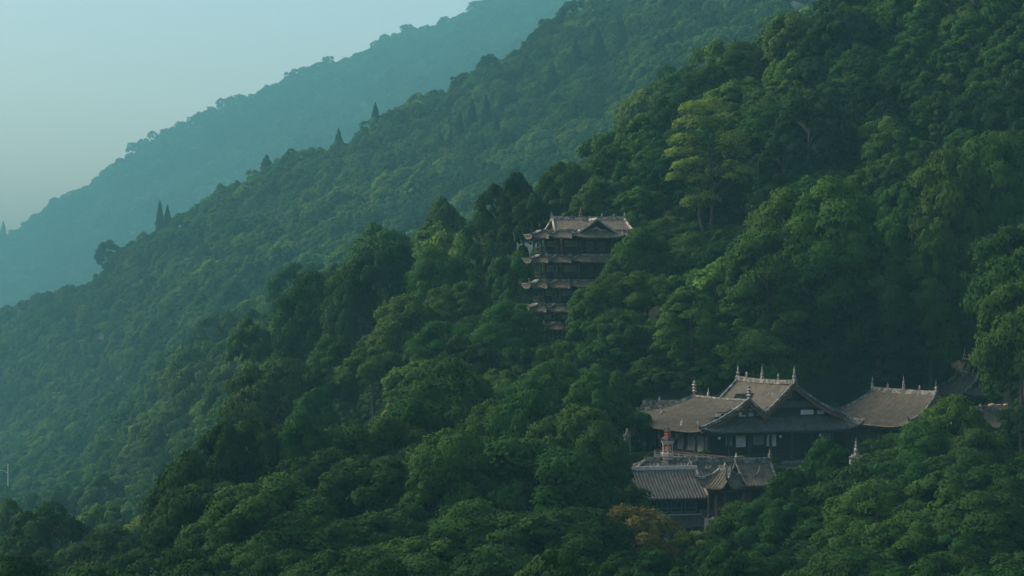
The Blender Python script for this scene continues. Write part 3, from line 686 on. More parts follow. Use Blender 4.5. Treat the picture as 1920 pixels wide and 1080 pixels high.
# ------------------------------------------------------------------ plants
def leaf_mesh(name, Cn, Od, size, rng, m, upb=.18, jit=.34, soft=.55, elong=1.7):
    n = len(Cn); up = np.array([0, 0, 1.0])
    nr = Od * .8 + up * upb + rng.normal(0, 1, (n, 3)) * jit; nr /= np.linalg.norm(nr, axis=1)[:, None]
    r = rng.normal(0, 1, (n, 3)); t = np.cross(nr, r); t /= np.linalg.norm(t, axis=1)[:, None]; b = np.cross(nr, t)
    l = (size * elong * .5)[:, None]; w = (size * .5)[:, None]
    V = np.stack([Cn - t * l, Cn - b * w - t * l * .15 - nr * w * .25, Cn + t * l - nr * l * .2, Cn + b * w - t * l * .15 - nr * w * .25], 1).reshape(-1, 3)
    me = bpy.data.meshes.new(name); me.vertices.add(n * 4); me.vertices.foreach_set('co', V.ravel().astype(np.float32))
    me.loops.add(n * 4); me.loops.foreach_set('vertex_index', np.arange(n * 4, dtype=np.int32))
    me.polygons.add(n); me.polygons.foreach_set('loop_start', np.arange(0, n * 4, 4, dtype=np.int32))
    me.update(calc_edges=True); me.validate()
    sn = Od * soft + nr * (1 - soft); sn /= np.linalg.norm(sn, axis=1)[:, None]
    me.polygons.foreach_set('use_smooth', np.ones(n, bool))
    me.normals_split_custom_set_from_vertices(np.repeat(sn, 4, 0).tolist())
    me.materials.append(m)
    return me

def puffs(lc, lr, ld, rng, nsub, nleaf, leaf, flat=.72, jr=.30):
    """leaf positions: lobes -> sub puffs -> leaves on the puff shells"""
    C, O, S = [], [], []
    for c, r, d in zip(lc, lr, ld):
        for _ in range(nsub):
            v = rng.normal(0, 1, 3); v /= np.linalg.norm(v); v = v + d * .75 + np.array([0, 0, .35]); v /= np.linalg.norm(v)
            sc = c + v * r * np.array([.72, .72, .62]); sr = r * rng.choice([rng.uniform(.26, .42), rng.uniform(.42, .66)])
            k = int(nleaf * rng.uniform(.7, 1.3) * (sr / r / .45) ** 2)
            q = rng.normal(0, 1, (k, 3)); q /= np.linalg.norm(q, axis=1)[:, None]
            q[:, 2] = np.where(q[:, 2] < -.35, -q[:, 2], q[:, 2])
            rad = sr * (.74 + .34 * rng.rand(k) ** .8 + .32 * rng.rand(k) ** 8)[:, None]
            th = rng.uniform(0, 3.14); st = rng.uniform(1.0, 1.4); f2 = flat * rng.uniform(.6, 1.1); e1 = np.array([math.cos(th), math.sin(th), 0])
            off = q * rad * np.array([1.0, 1.0, f2]); off = off + (off @ e1)[:, None] * e1 * (st - 1); off[:, 2] -= .22 * (off[:, 0] * v[0] + off[:, 1] * v[1])
            C.append(sc + off); o = q * .75 + v * .45; O.append(o / np.linalg.norm(o, axis=1)[:, None])
            S.append(leaf * rng.uniform(.6, 1.35, k))
    return np.concatenate(C), np.concatenate(O), np.concatenate(S)

def crown(name, seed, style, nl, nsub, nleaf, leaf, m):
    rng = np.random.RandomState(seed); lc, lr, ld = [], [], []
    for i in range(nl):
        u = (i + .5) / nl; a = i * 2.39996 + rng.uniform(-.5, .5)
        if style == 'dome':
            z = 1 - 1.55 * u; rr = math.sqrt(max(0, 1 - z*z)); k = rng.uniform(.86, 1.08)
            d = np.array([rr * math.cos(a), rr * math.sin(a), z]); c = np.array([0, 0, .82]) + d * np.array([.70, .70, .66]) * k; r = rng.uniform(.22, .46)
        elif style == 'spread':
            z = 1 - 1.2 * u; rr = math.sqrt(max(0, 1 - z*z)); k = rng.uniform(.8, 1.1)
            d = np.array([rr * math.cos(a), rr * math.sin(a), z]); c = np.array([0, 0, .95]) + d * np.array([.74, .74, .50]) * k; r = rng.uniform(.24, .36)
        elif style == 'tall':
            h = u ** .9; rad = .60 * (1 - h ** 2.6) * (0.75 + .25 * math.sin(h * 3.1)) + .06; rad *= rng.uniform(.75, 1.15)
            c = np.array([rad * math.cos(a), rad * math.sin(a), .22 + 1.32 * h]); r = rng.uniform(.26, .38) * (1.05 - .3 * h); d = np.array([math.cos(a), math.sin(a), h * 1.1 - .1]); d /= np.linalg.norm(d)
        else:                                        # drooping conical tiers
            h = u; rad = .74 * (1 - h) ** .75 * rng.uniform(.8, 1.12)
            c = np.array([rad * math.cos(a), rad * math.sin(a), .12 + 1.55 * h]); r = .17 + .16 * (1 - h); d = np.array([math.cos(a), math.sin(a), .1]); d /= np.linalg.norm(d)
        lc.append(c); lr.append(r); ld.append(d)
    C, O, S = puffs(lc, lr, ld, rng, nsub, nleaf, leaf, .70 if style in ('tier', 'spread') else .80)
    return leaf_mesh(name, C, O, S, rng, m)

def cypress_crown(name, seed, n, m, fat=1.0):
    rng = np.random.RandomState(seed)
    h = rng.rand(n) ** 1.35; a = rng.rand(n) * 6.2832; prof = (1 - h) ** .72 * (1 - np.exp(-h * 9 - .35))
    ph = rng.rand(9) * 6.28; rag = 1 + .22 * np.sin(a * 5 + h * 40 + ph[0]) + .16 * np.sin(a * 3 - h * 24 + ph[1])
    r = prof * rag * (0.72 + .34 * rng.rand(n))
    C = np.stack([r * np.cos(a), r * np.sin(a), h * 1.8], 1); O = np.stack([np.cos(a), np.sin(a), np.full(n, .55)], 1); O /= np.linalg.norm(O, axis=1)[:, None]
    return leaf_mesh(name, C, O, rng.uniform(.05, .10, n) * fat, rng, m, .1, .38, .6, 2.2)

def trunk_mesh(name, seed, m, bare=.45, slim=1.0):
    """unit trunk: height 1, limbs reaching out into the crown"""
    rng = random.Random(seed); b = MB(); p = Vector((0, 0, -.08)); pts = [p.copy()]
    for i in range(6): pts.append(Vector((rng.uniform(-.04, .04) * i * .6, rng.uniform(-.04, .04) * i * .6, (i + 1) * .155)))
    b.tube(pts, [.085*slim, .065*slim, .055*slim, .045*slim, .035*slim, .025*slim, .012*slim], 7)
    for k in range(6):
        q = pts[3 + k % 3]; a = k * 1.9 + rng.random(); e = Vector((math.cos(a), math.sin(a), 0)); l = rng.uniform(.32, .55)
        b.tube([q, q + e * l * .5 + Vector((0, 0, .09)), q + e * l + Vector((0, 0, .16))], [.032*slim, .022*slim, .008*slim], 5)
    me = bpy.data.meshes.new(name); me.from_pydata(b.v, [], b.f); me.update(); me.materials.append(m)
    return me

PROTO = {}
for i, st in enumerate(('dome', 'spread', 'dome', 'tall', 'dome')):
    PROTO['big%d' % i] = crown('crown', 10 + i, st, 26 + 2 * i, 9, 125, .039, M['leaf'])
for i, st in enumerate(('dome', 'spread', 'tall', 'dome', 'spread', 'tier')):
    PROTO['mid%d' % i] = crown('crown', 30 + i, st, 17 + i, 7, 78, .060, M['leaf'])
PROTO['cedar'] = crown('crown', 60, 'tier', 44, 7, 50, .055, M['needle'])
PROTO['rust'] = crown('crown', 70, 'dome', 26, 9, 120, .040, M['rust'])
PROTO['olive'] = crown('crown', 71, 'spread', 24, 9, 120, .040, M['olive'])
PROTO['cyp0'] = cypress_crown('crown', 80, 5200, M['needle']); PROTO['cyp1'] = cypress_crown('crown', 81, 4200, M['needle'])
TRUNK = [trunk_mesh('trunk', 90 + i, M['bark']) for i in range(4)]
CTRUNK = trunk_mesh('trunk', 99, M['bark'], slim=.8)

TREES = []                                            # (X, Y, base z, R, crown height, top z, kind, proto, tone, yaw)
rnd = random.Random(11)
def hero(px, ytop, wpx, Y, tone, proto=None, kind='broadleaf_tree', ratio=None):
    X = (px - 960) / F * Y; zt = -(ytop - 540) / F * Y; Rr = wpx / 2 / F * Y / .92
    zb = float(terrain(X, Y)[0])
    if ratio is None: ratio = rnd.uniform(1.75, 2.1)
    zb = min(zb, zt - 1.65 * Rr)
    hc = max(min(ratio * Rr, (zt - zb) * .97), min(.74 * (zt - zb), 3.2 * Rr))
    if proto is None: proto = 'big%d' % rnd.randrange(5) if wpx > 95 else 'mid%d' % rnd.randrange(5)
    TREES.append(dict(X=X, Y=Y, zb=zb, R=Rr, hc=hc, zt=zt, kind=kind, proto=proto, tone=tone, yaw=rnd.uniform(0, 6.28), hero=True))

H = [ # front wood, dark
 (345,858,150,262,.18),(415,782,150,268,.20),(490,770,140,272,.25),(560,786,120,272,.32),(640,790,160,274,.34),(735,775,150,276,.36),
 (330,930,150,255,.12),(395,890,170,252,.12),(600,840,170,262,.16),(690,842,190,258,.12),(790,830,150,262,.14),
 (848,688,200,286,.34),(772,740,140,280,.40),(930,745,150,278,.42),(985,725,150,276,.40),(1075,748,190,268,.34),(1120,800,125,262,.36),
 (850,800,160,252,.50),(920,820,150,254,.36),(1010,815,220,252,.26),(1090,850,165,250,.25),(1152,892,108,258,.22),
 (505,888,180,240,.56,'big0'),(590,965,140,236,.46,'mid5'),(420,960,150,242,.42),(500,1000,160,236,.46),(300,1010,170,250,.10),(210,1000,180,290,.16),
 (680,950,190,238,.12),(760,935,170,240,.16),(800,985,210,234,.40,'big1'),(900,950,190,236,.32),(1000,940,220,234,.24),(1090,960,170,236,.20),(950,1030,190,228,.26),(700,1040,200,228,.14),(1060,1040,170,228,.18),(390,1050,200,230,.14),
 # right front
 (1398,948,120,258,.42),(1345,1000,110,254,.40),(1482,870,140,262,.22),(1550,812,150,264,.40,'big3'),(1452,925,120,256,.30),(1610,885,170,258,.20),(1540,960,170,250,.22),
 (1700,850,170,268,.34),(1640,895,140,248,.50),(1600,965,130,242,.46),(1765,872,190,246,.54,'big3'),(1700,960,160,240,.44),(1850,930,170,240,.32),(1880,860,170,252,.22),(1800,985,170,236,.30),(1660,1040,170,232,.34),(1900,1020,170,234,.24),(1440,1010,150,246,.20),(1530,1040,160,238,.14),
 (1785,750,130,286,.52,'big4'),(1735,785,130,282,.44),(1835,800,120,280,.36),(1660,838,140,284,.36),(1800,840,150,268,.30),
 # right edge
 (1915,510,160,300,.34),(1900,600,120,303,.32),(1895,640,100,324,.26),(1925,400,190,318,.26),(1912,760,80,300,.1),
 # behind the hall
 (1560,345,170,343,.50),(1480,350,150,346,.48),(1440,420,150,340,.44),(1540,440,160,338.9,.42),(1645,450,190,339.5,.22,'big3'),(1500,545,150,340.7,.34),(1600,560,170,341.3,.24),(1700,560,170,341.3,.18),(1745,420,150,338,.28),
 (1815,360,160,374,.30),(1860,240,150,356,.42),(1780,290,150,352,.40),(1690,330,140,354,.34),(1400,610,180,334,.44,'big2'),(1290,530,140,334,.46,'big3'),(1330,640,120,334,.36),(1440,655,140,334,.40),
 (1540,640,180,342.5,.12),(1640,620,170,342.2,.12),(1740,610,160,366,.10),(1220,660,130,337,.14),(1150,690,110,332,.18),(1262,715,90,338,.22),(1800,500,150,368,.16),(1740,640,110,372,.08),(1860,560,110,364,.2),(1880,650,90,350,.06),
 (1110,690,130,300,.36),(1040,670,120,312,.40),(1140,760,80,300,.10),
 # around the pagoda
 (1204,424,104,368,.42),(1178,468,100,366,.36),(1215,500,120,362,.38),(1150,508,100,364,.36),(1110,535,90,362,.40),(1165,575,110,358,.34),(1102,588,80,360,.38),(1090,640,110,352,.40),(1150,640,130,350,.34),(1250,590,120,350,.34),
 (968,316,86,408,.08,'big3'),(930,344,66,410,.14),(1000,356,70,404,.12),(950,420,90,400,.20),(905,400,80,408,.16),(955,560,110,364,.30),(965,470,80,392,.36),(930,600,120,360,.34),(985,655,90,352,.32),(900,640,110,362,.40),
 (1060,300,100,424,.24),(1125,330,90,414,.36),(1200,345,90,408,.44),(1250,400,100,394,.38),(1290,440,110,384,.34),(1190,395,70,396,.46),(1090,370,80,404,.36),
 (510,668,170,378,.18,'big0'),(725,440,140,418,.14),(590,520,140,436,.20),(660,500,100,424,.30),(820,470,110,410,.46),(470,590,90,460,.44),(1010,700,120,322,.36),
 (840,600,120,366,.36),(760,560,120,380,.42),(700,640,130,364,.44),(620,620,120,384,.34),(590,720,130,348,.36),(860,520,110,392,.44),
 # crest of the pagoda spur
 (1290,230,80,440,.34),(1150,270,80,438,.24),(1210,215,80,446,.18),(1265,175,90,450,.14),(1330,120,100,455,.12),(1400,85,110,458,.14),(1480,40,120,462,.16),(1440,190,110,420,.26),(1370,300,80,410,.40),
 # bottom left
 (30,1000,120,372,.48),(95,1040,120,366,.36),(150,1010,100,380,.42),(10,930,90,430,.40),
]
for h in H:
    h = list(h)
    if h[3] < 292 and h[1] > 680: h[4] *= .75          # shade over the front wood, painted into its leaf tone
    if h[3] < 262: h[2] *= 1.18
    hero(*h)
hero(1187, 948, 170, 245, .48, 'rust', 'autumn_tree'); hero(1135, 978, 130, 246, .45, 'rust', 'autumn_tree'); hero(1296, 990, 100, 250, .3, 'olive', 'autumn_tree')
hero(1225, 1036, 110, 242, .25, 'olive', 'autumn_tree')
hero(1655, 430, 130, 366, .45, 'cedar', 'cedar_tree', 3.0); hero(1690, 480, 130, 368, .30, 'cedar', 'cedar_tree', 2.8)
def ridge_y(px, py, y0, y1):
    Ys = np.arange(y0, y1, 2.0); q = 540 - F * terrain((px - 960) / F * Ys, Ys) / Ys
    return float(Ys[np.argmin(np.abs(q - py))])
CY = [(635,252,54,24),(704,203,40,18),(300,386,54,17),(314,394,36,14),(500,300,26,22),(1122,62,110,54),(1035,122,90,40),(1080,80,90,40),(1165,40,90,44),
      (862,215,86,32),(885,190,96,34),(912,186,96,34),(932,222,90,30),(845,245,70,26),(780,235,60,22),(800,225,66,24),(825,250,70,24),(905,255,70,28),(430,468,50,20),(405,478,44,16),(215,560,50,20),(232,545,46,18),(572,356,46,16),(592,350,48,16),(960,250,60,26)]
def cypress(px, yt, hp, w, Y, tone):
    X = (px - 960) / F * Y; zb = float(terrain(X, Y)[0]); zt = -(yt - 540) / F * Y; Rr = w / 2 / F * Y
    h_ = hp * Y / F; zb = min(zb, zt - h_)
    TREES.append(dict(X=X, Y=Y, zb=zb, R=Rr, hc=h_, zt=zt, kind='cypress_tree', proto='cyp%d' % (px % 2), tone=tone, yaw=rnd.uniform(0, 6), hero=True))
for px, yt, hp, w in CY: cypress(px, yt - (10 if hp in (54, 40, 36, 26) else 4), hp * 1.25, w * 1.2, ridge_y(px, yt + hp * .9, 1050, 2130), .08)
for q in ((87, 970, 100, 26, 340, .15), (116, 1014, 80, 30, 336, .15), (6, 414, 26, 12, 4960, .2)): cypress(*q)
hero(202, 450, 46, ridge_y(200, 500, 1050, 2130), .10, 'mid0', 'broadleaf_tree', 2.6)

# scattered wood: everything the hillsides carry, nearest first
KEEP = [(1000,400,1182,452,382),(996,452,1150,512,382),(996,512,1128,545,382),(996,540,1068,605,382),(1002,600,1052,640,382),(1185,690,1640,872,300),(1590,730,1720,812,312),(1735,668,1818,742,352),(1190,842,1332,1005,285),(1318,850,1445,935,283),(1600,815,1690,870,291),(1825,765,1880,800,310),(1255,200,1400,400,396)]
hx = np.array([(t['X'], t['Y'], t['R']) for t in TREES])
def scatter(y0, y1, sp, seed, rmin, rmax, fr=1.10):
    rng = np.random.RandomState(seed); out = []
    nY = int((y1 - y0) / (sp * .87))
    for i in range(nY):
        Y = y0 + i * sp * .87; W = .2126 * Y * fr; nx = int(2 * W / sp)
        xs = -W + (np.arange(nx) + (.5 if i % 2 else 0)) * sp
        out.append(np.stack([xs + rng.uniform(-.42, .42, nx) * sp, Y + rng.uniform(-.42, .42, nx) * sp, rng.uniform(rmin, rmax, nx) * (1 + .55 * (rng.rand(nx) > .88))], 1))
    return np.concatenate(out)
P = np.concatenate([scatter(300, 480, 4.8, 1, 2.1, 4.3), scatter(480, 700, 5.7, 2, 2.5, 5.0), scatter(700, 1150, 8.5, 3, 4.0, 6.8), scatter(1150, 2000, 9.0, 5, 4.4, 7.2), scatter(170, 256, 6.5, 4, 3.6, 5.2)])
P[:, 2] = np.where(P[:, 1] > 1000, np.minimum(P[:, 2], 7.6), P[:, 2])
Z = terrain(P[:, 0], P[:, 1])
rng = np.random.RandomState(77)
hgt = P[:, 2] * rng.uniform(1.7, 2.7, len(P)) * np.where(P[:, 1] > 1000, .95, 1.0); zt = Z + hgt
px = 960 + F * P[:, 0] / P[:, 1]; py = 540 - F * zt / P[:, 1]; rp = F * P[:, 2] / P[:, 1]; pyb = 540 - F * Z / P[:, 1]
keep = np.ones(len(P), bool)
for x0, y0_, x1, y1_, Yb in KEEP:
    keep &= ~((P[:, 1] < Yb + 4) & (px + rp * .85 > x0) & (px - rp * .85 < x1) & (py < y1_) & (pyb > y0_))
for cx, cy_, r, fd, pz in PADS: keep &= np.hypot(P[:, 0] - cx, P[:, 1] - cy_) > r * .85 + P[:, 2] * .6
for X_, Y_, R_ in hx: keep &= np.hypot(P[:, 0] - X_, P[:, 1] - Y_) > (R_ + P[:, 2]) * .55
keep &= ~((P[:, 1] < 345) & (P[:, 1] > 262) & (px > 1180) & (px < 1860) & (py > 560)); keep &= (P[:, 1] > 265) | (py > 1010)
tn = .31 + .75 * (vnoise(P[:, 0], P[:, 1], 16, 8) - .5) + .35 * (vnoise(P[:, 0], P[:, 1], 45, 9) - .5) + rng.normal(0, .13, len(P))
tn = np.clip(np.where(P[:, 1] < 265, tn * .55, tn + .03), .04, .80)  # nearest scattered trees toned down too: foreground shade put into leaf colour
for i in np.nonzero(keep)[0]:
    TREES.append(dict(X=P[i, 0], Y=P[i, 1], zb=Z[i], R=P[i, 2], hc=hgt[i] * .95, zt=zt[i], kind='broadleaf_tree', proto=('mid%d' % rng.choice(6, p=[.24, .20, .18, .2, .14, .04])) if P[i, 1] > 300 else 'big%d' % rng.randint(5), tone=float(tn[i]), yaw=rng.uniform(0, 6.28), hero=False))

# how much of each shows: sweep front to back over a skyline per pixel column
TREES.sort(key=lambda t: t['Y'])
sk = np.full(1920, 1080.0); vis = []
for t in TREES:
    c = 960 + F * t['X'] / t['Y']; r = F * t['R'] / t['Y']; a = int(max(0, c - r)); b = int(min(1920, c + r))
    top = 540 - F * t['zt'] / t['Y']; hp = F * t['hc'] / t['Y']; v = 0.0
    if b > a and top < 1080:
        u = (np.arange(a, b) + .5 - c) / r; pr = top + hp * .5 * (1 - np.sqrt(np.clip(1 - u*u, 0, 1)))
        v = float(np.maximum(0, np.minimum(sk[a:b], top + hp) - np.maximum(pr, 0)).sum()); sk[a:b] = np.minimum(sk[a:b], pr + hp * .06)
    t['vis'] = v
for t in TREES: t['vis'] = max(t['vis'], 40) if t['hero'] else t['vis']
TREES = [t for t in TREES if t['vis'] > 3 or (not t['hero'] and t['Y'] < 2150 and t['vis'] > 0)]
bl = sorted([t for t in TREES if t['kind'] == 'broadleaf_tree'], key=lambda t: -t['vis'])
SINGLE = bl[:296] + [t for t in TREES if t['kind'] != 'broadleaf_tree']
REST = bl[296:]

# ---- labels: tone and shape, the landmark, then the place among look-alikes there
MARKS = [(420,830,'at the left end of the front wood'),(640,820,'along the top of the front wood'),(860,760,'in the tall middle of the front wood'),(1060,800,'in the front wood left of the incense burner'),
 (500,990,'low in the front wood, left part'),(760,980,'low in the front wood, middle part'),(1020,980,'low in the front wood near the gatehouse'),(200,1010,'beside the two small low cypresses'),(40,1000,'in the bottom corner by the lamp post'),
 (1400,970,'just right of the gatehouse'),(1540,890,'in front of the twin gabled hall'),(1640,980,'low in the front right wood'),(1790,960,'in the front right corner wood'),(1780,780,'in front of the side hall'),(1890,650,'on the dark right edge above the cottage'),(1890,420,'high on the right edge'),
 (1560,400,'on the wooded bank above the twin gabled hall'),(1600,600,'in the dark hollow behind the twin gabled hall'),(1380,640,'behind the left end of the twin gabled hall'),(1220,700,'between pagoda foot and temple hall'),(1720,380,'on the slope above the side hall'),(1740,600,'in the hollow behind the stepped pavilions'),
 (1180,500,'hard against the right side of the pagoda'),(1120,600,'covering the lower right of the pagoda'),(950,600,'beside the left foot of the pagoda'),(960,380,'just behind the left of the pagoda roof'),(1130,320,'just above the pagoda roof'),(1270,420,'around the umbrella crowned tree'),(1400,250,'above the umbrella crowned tree'),
 (1350,120,'on the crest at upper right'),(1650,120,'high in the upper right woods'),(1850,200,'near the upper right corner'),(800,520,'on the spur left of the pagoda'),(650,480,'on the dark spur crest left of the pagoda'),(830,640,'on the slope left below the pagoda'),(600,640,'on the middle spur above the big round tree'),(520,730,'around the big round tree of the middle spur'),
 (380,700,'on misty slope left of the big round tree'),(250,850,'on the misty slope left of the front wood'),(90,850,'above the lamp post in mist'),(130,680,'around the lone utility pole'),(300,520,'on the middle ridge below the twin cypresses'),(100,580,'at the left end of the middle ridge'),(450,400,'on the middle ridge left of the lone cypress'),(700,320,'on the middle ridge right of the lone cypress'),(950,200,'among the cypress rows of the middle ridge'),(1150,120,'on the upper middle ridge')]
ORD = ['first', 'second', 'third', 'fourth', 'fifth', 'sixth', 'seventh', 'eighth', 'ninth', 'tenth', 'eleventh', 'twelfth', 'thirteenth', 'fourteenth', 'fifteenth', 'sixteenth']
SHAPE = dict(big0='domed', big1='spreading', big2='domed', big3='pointed', big4='domed', mid0='domed', mid1='spreading', mid2='pointed', mid3='domed', mid4='spreading', mid5='tiered')
cells = {}
for t in SINGLE:
    t['px'] = 960 + F * t['X'] / t['Y']; t['py'] = 540 - F * (t['zt'] - .3 * t['hc']) / t['Y']
    k = min(MARKS, key=lambda m_: (m_[0] - t['px']) ** 2 + (m_[1] - t['py']) ** 2)[2]
    if t['kind'] == 'broadleaf_tree':
        tone = 'dark green' if t['tone'] < .22 else 'mid green' if t['tone'] < .40 else 'pale green'; what = '%s %s tree' % (tone, SHAPE[t['proto']])
    elif t['kind'] == 'cypress_tree': what = 'slim pointed cypress'
    elif t['kind'] == 'cedar_tree': what = 'drooping dark cedar'
    else: what = 'rust brown leafy tree' if t['proto'] == 'rust' else 'olive yellow leafy tree'
    cells.setdefault((what, k), []).append(t)
for (what, k), L in cells.items():
    L.sort(key=lambda t: t['px'])
    for i, t in enumerate(L):
        if len(L) == 1: t['label'] = '%s %s' % (what, k)
        elif i == 0: t['label'] = 'leftmost %s %s' % (what, k)
        elif i == len(L) - 1: t['label'] = 'rightmost %s %s' % (what, k)
        else: t['label'] = '%s %s from left %s' % (ORD[i], what, k)
GRP = dict(broadleaf_tree='broadleaf trees of the wooded hillsides', cypress_tree='cypresses on the ridges and valley', cedar_tree='dark cedars on the slopes', autumn_tree='rust and olive trees by the gatehouse')
FIRST = {}
for t in SINGLE:
    o = thing(t['kind'], t['label'], 'tree', (t['X'], t['Y'], t['zb']), 0, GRP[t['kind']])
    c = link('crown', PROTO[t['proto']], o, (0, 0, t['zt'] - t['zb'] - t['hc'])); c.rotation_euler = (0, 0, t['yaw']); s = t['hc'] / 1.8
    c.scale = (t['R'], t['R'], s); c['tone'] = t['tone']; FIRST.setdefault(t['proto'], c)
    hh = (t['zt'] - t['zb']) * .90
    k = link('trunk', CTRUNK if t['kind'] == 'cypress_tree' else TRUNK[int(t['X'] * 7) % 4], o); w = t['R'] * (.8 if t['kind'] != 'cypress_tree' else .4); k.scale = (w, w, hh); k.rotation_euler = (0, 0, t['yaw'])

# ---- the tall umbrella crowned tree standing free behind the pagoda
def umbrella():
    Y = 396; s = Y / F; X0 = (1332 - 960) * s; base = float(terrain(X0, Y)[0])
    t = thing('umbrella_tree', 'tall bare stemmed tree with yellow green umbrella puffs above the forest right of the pagoda', 'tree', (X0, Y, base))
    lob = [(1300,222,30,13),(1335,215,34,12),(1358,235,22,14),(1290,243,22,13),(1320,246,26,10),(1290,275,26,13),(1310,290,22,11),(1275,300,22,13),(1300,318,24,12),(1280,322,22,11),(1375,275,26,14),(1385,295,22,13),(1352,290,20,12),(1395,270,12,8),(1345,335,22,11),(1370,345,22,12),(1310,345,20,10),(1390,330,18,11),(1330,380,20,10),(1300,390,22,12),(1270,340,16,9)]
    rng = np.random.RandomState(5); lc, lr, ld = [], [], []
    ends = []
    for x, y, r, hh in lob:
        c = np.array([(x - 1332) * s, rng.uniform(-2.2, 2.2), -(y - 540) * s - base]); lc.append(c); lr.append(r * s * 1.2); ld.append(np.array([0, 0, 1.0])); ends.append(c)
    C, O, S = puffs(lc, lr, ld, rng, 12, 80, .24, .85)
    cr = link('crown', leaf_mesh('crown', C, O, S, rng, M['olive']), t); cr['tone'] = .72
    b = MB()
    for dx, top, sg in ((.1, 225, 1), (-1.6, 300, -1)):
        zt_ = -(top - 540) * s - base
        b.tube([(dx*.4, 0, -1), (dx + .2*sg, 0, zt_*.3), (dx, .2, zt_*.6), (dx + .4*sg, .1, zt_*.85), (dx + .1*sg, 0, zt_)], [.34, .26, .22, .16, .06], 8)
        for e in ends:
            if (e[0] > -.8) == (dx > 0) or rng.rand() < .3:
                z0 = max(zt_*.35, e[2] - abs(e[0] - dx) * 1.1 - 1); z0 = min(z0, zt_*.92); b.tube([(dx, .1, z0), ((dx + e[0]) / 2, e[1]*.5, (z0 + e[2]) / 2 - .2), (e[0], e[1], e[2])], [.10, .07, .03], 5)
    b.build('trunk', M['bark'], t)
umbrella()

# ---- the rest of the wood and the far ridge: stuff, crowns instanced on points
def forest_stuff(name, label, pts, kinds):
    """pts: list of (x,y,z,R,hc,tone,yaw,proto index into kinds)"""
    n = len(pts); a = np.array(pts, float)
    me = bpy.data.meshes.new(name); me.vertices.add(n); me.vertices.foreach_set('co', a[:, :3].ravel().astype(np.float32))
    def attr(nm, ty, data):
        d = me.attributes.new(nm, ty, 'POINT'); d.data.foreach_set('vector' if ty == 'FLOAT_VECTOR' else 'value', data)
    attr('size', 'FLOAT_VECTOR', np.stack([a[:, 3], a[:, 3], a[:, 4] / 1.8], 1).ravel().astype(np.float32))
    attr('turn', 'FLOAT_VECTOR', np.stack([np.zeros(n), np.zeros(n), a[:, 6]], 1).ravel().astype(np.float32))
    attr('tone', 'FLOAT', a[:, 5].astype(np.float32)); attr('pick', 'INT', a[:, 7].astype(np.int32))
    me.update(); o = link(name, me); tag(o, label, 'forest', None, 'stuff')
    ng = bpy.data.node_groups.new(name, 'GeometryNodeTree'); N = ng.nodes.new; L = ng.links
    ng.interface.new_socket('Geometry', in_out='INPUT', socket_type='NodeSocketGeometry'); ng.interface.new_socket('Geometry', in_out='OUTPUT', socket_type='NodeSocketGeometry')
    gi = N('NodeGroupInput'); go = N('NodeGroupOutput'); j = N('GeometryNodeJoinGeometry')
    def named(nm, ty):
        k = N('GeometryNodeInputNamedAttribute'); k.data_type = ty; k.inputs[0].default_value = nm; return k
    sz = named('size', 'FLOAT_VECTOR'); tu = named('turn', 'FLOAT_VECTOR'); pk = named('pick', 'INT')
    for i, c in enumerate(kinds):
        oi = N('GeometryNodeObjectInfo'); oi.transform_space = 'ORIGINAL'; oi.inputs['Object'].default_value = c; oi.inputs['As Instance'].default_value = True
        eq = N('FunctionNodeCompare'); eq.data_type = 'INT'; eq.operation = 'EQUAL'; L.new(pk.outputs[0], eq.inputs[2]); eq.inputs[3].default_value = i
        ip = N('GeometryNodeInstanceOnPoints'); L.new(gi.outputs[0], ip.inputs['Points']); L.new(eq.outputs[0], ip.inputs['Selection']); L.new(oi.outputs['Geometry'], ip.inputs['Instance'])
        er = N('FunctionNodeEulerToRotation'); L.new(tu.outputs[0], er.inputs[0]); L.new(er.outputs[0], ip.inputs['Rotation']); L.new(sz.outputs[0], ip.inputs['Scale'])
        L.new(ip.outputs[0], j.inputs[0])
    L.new(j.outputs[0], go.inputs[0])
    md = o.modifiers.new('plants', 'NODES'); md.node_group = ng
    return o
mids = [FIRST.get('mid%d' % i, FIRST['big0']) for i in range(6)]
forest_stuff('hillside_forest', 'dense smaller broadleaf crowns filling the misty wooded hillsides',
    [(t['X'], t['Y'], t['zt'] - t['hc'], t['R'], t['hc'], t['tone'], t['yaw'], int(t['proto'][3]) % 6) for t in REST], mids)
Q = scatter(3350, 5040, 16.5, 21, 6.0, 11, 1.05); Q = Q[(960 + F * Q[:, 0] / Q[:, 1]) < 1250]; qz = terrain(Q[:, 0], Q[:, 1])
r2 = np.random.RandomState(8); Q[:, 2] *= (.7 + .55 * r2.rand(len(Q)) ** 2)
forest_stuff('far_ridge_forest', 'blue hazed far ridge forest fading behind the middle ridge',
    [(q[0], q[1], z - .5, q[2], q[2] * r2.uniform(1.3, 2.2), np.clip(.28 + .5 * (vnoise(q[0:1], q[1:2], 110, 4)[0] - .5) + r2.normal(0, .1), .05, .7), r2.uniform(0, 6.28), r2.choice([0, 3, 0, 3, 2, 4])) for q, z in zip(Q, qz)], mids)
U = np.concatenate([scatter(230, 480, 3.0, 31, .9, 1.7), scatter(480, 760, 5.5, 33, 1.4, 2.4)]); uz = terrain(U[:, 0], U[:, 1]); ux = 960 + F * U[:, 0] / U[:, 1]; uy = 540 - F * (uz + 2) / U[:, 1]
k = np.ones(len(U), bool)
for cx, cy_, r, fd, pz in PADS: k &= np.hypot(U[:, 0] - cx, U[:, 1] - cy_) > r + 1
k &= (uy < 1250)
un = forest_stuff('undergrowth', 'low leafy undergrowth between the trunks of the near slopes', [(p[0], p[1], z - .3, p[2], p[2] * 1.5, .22 + .2 * r2.rand(), r2.uniform(0, 6.28), r2.choice([0, 1, 3, 4])) for p, z in zip(U[k], uz[k])], mids)
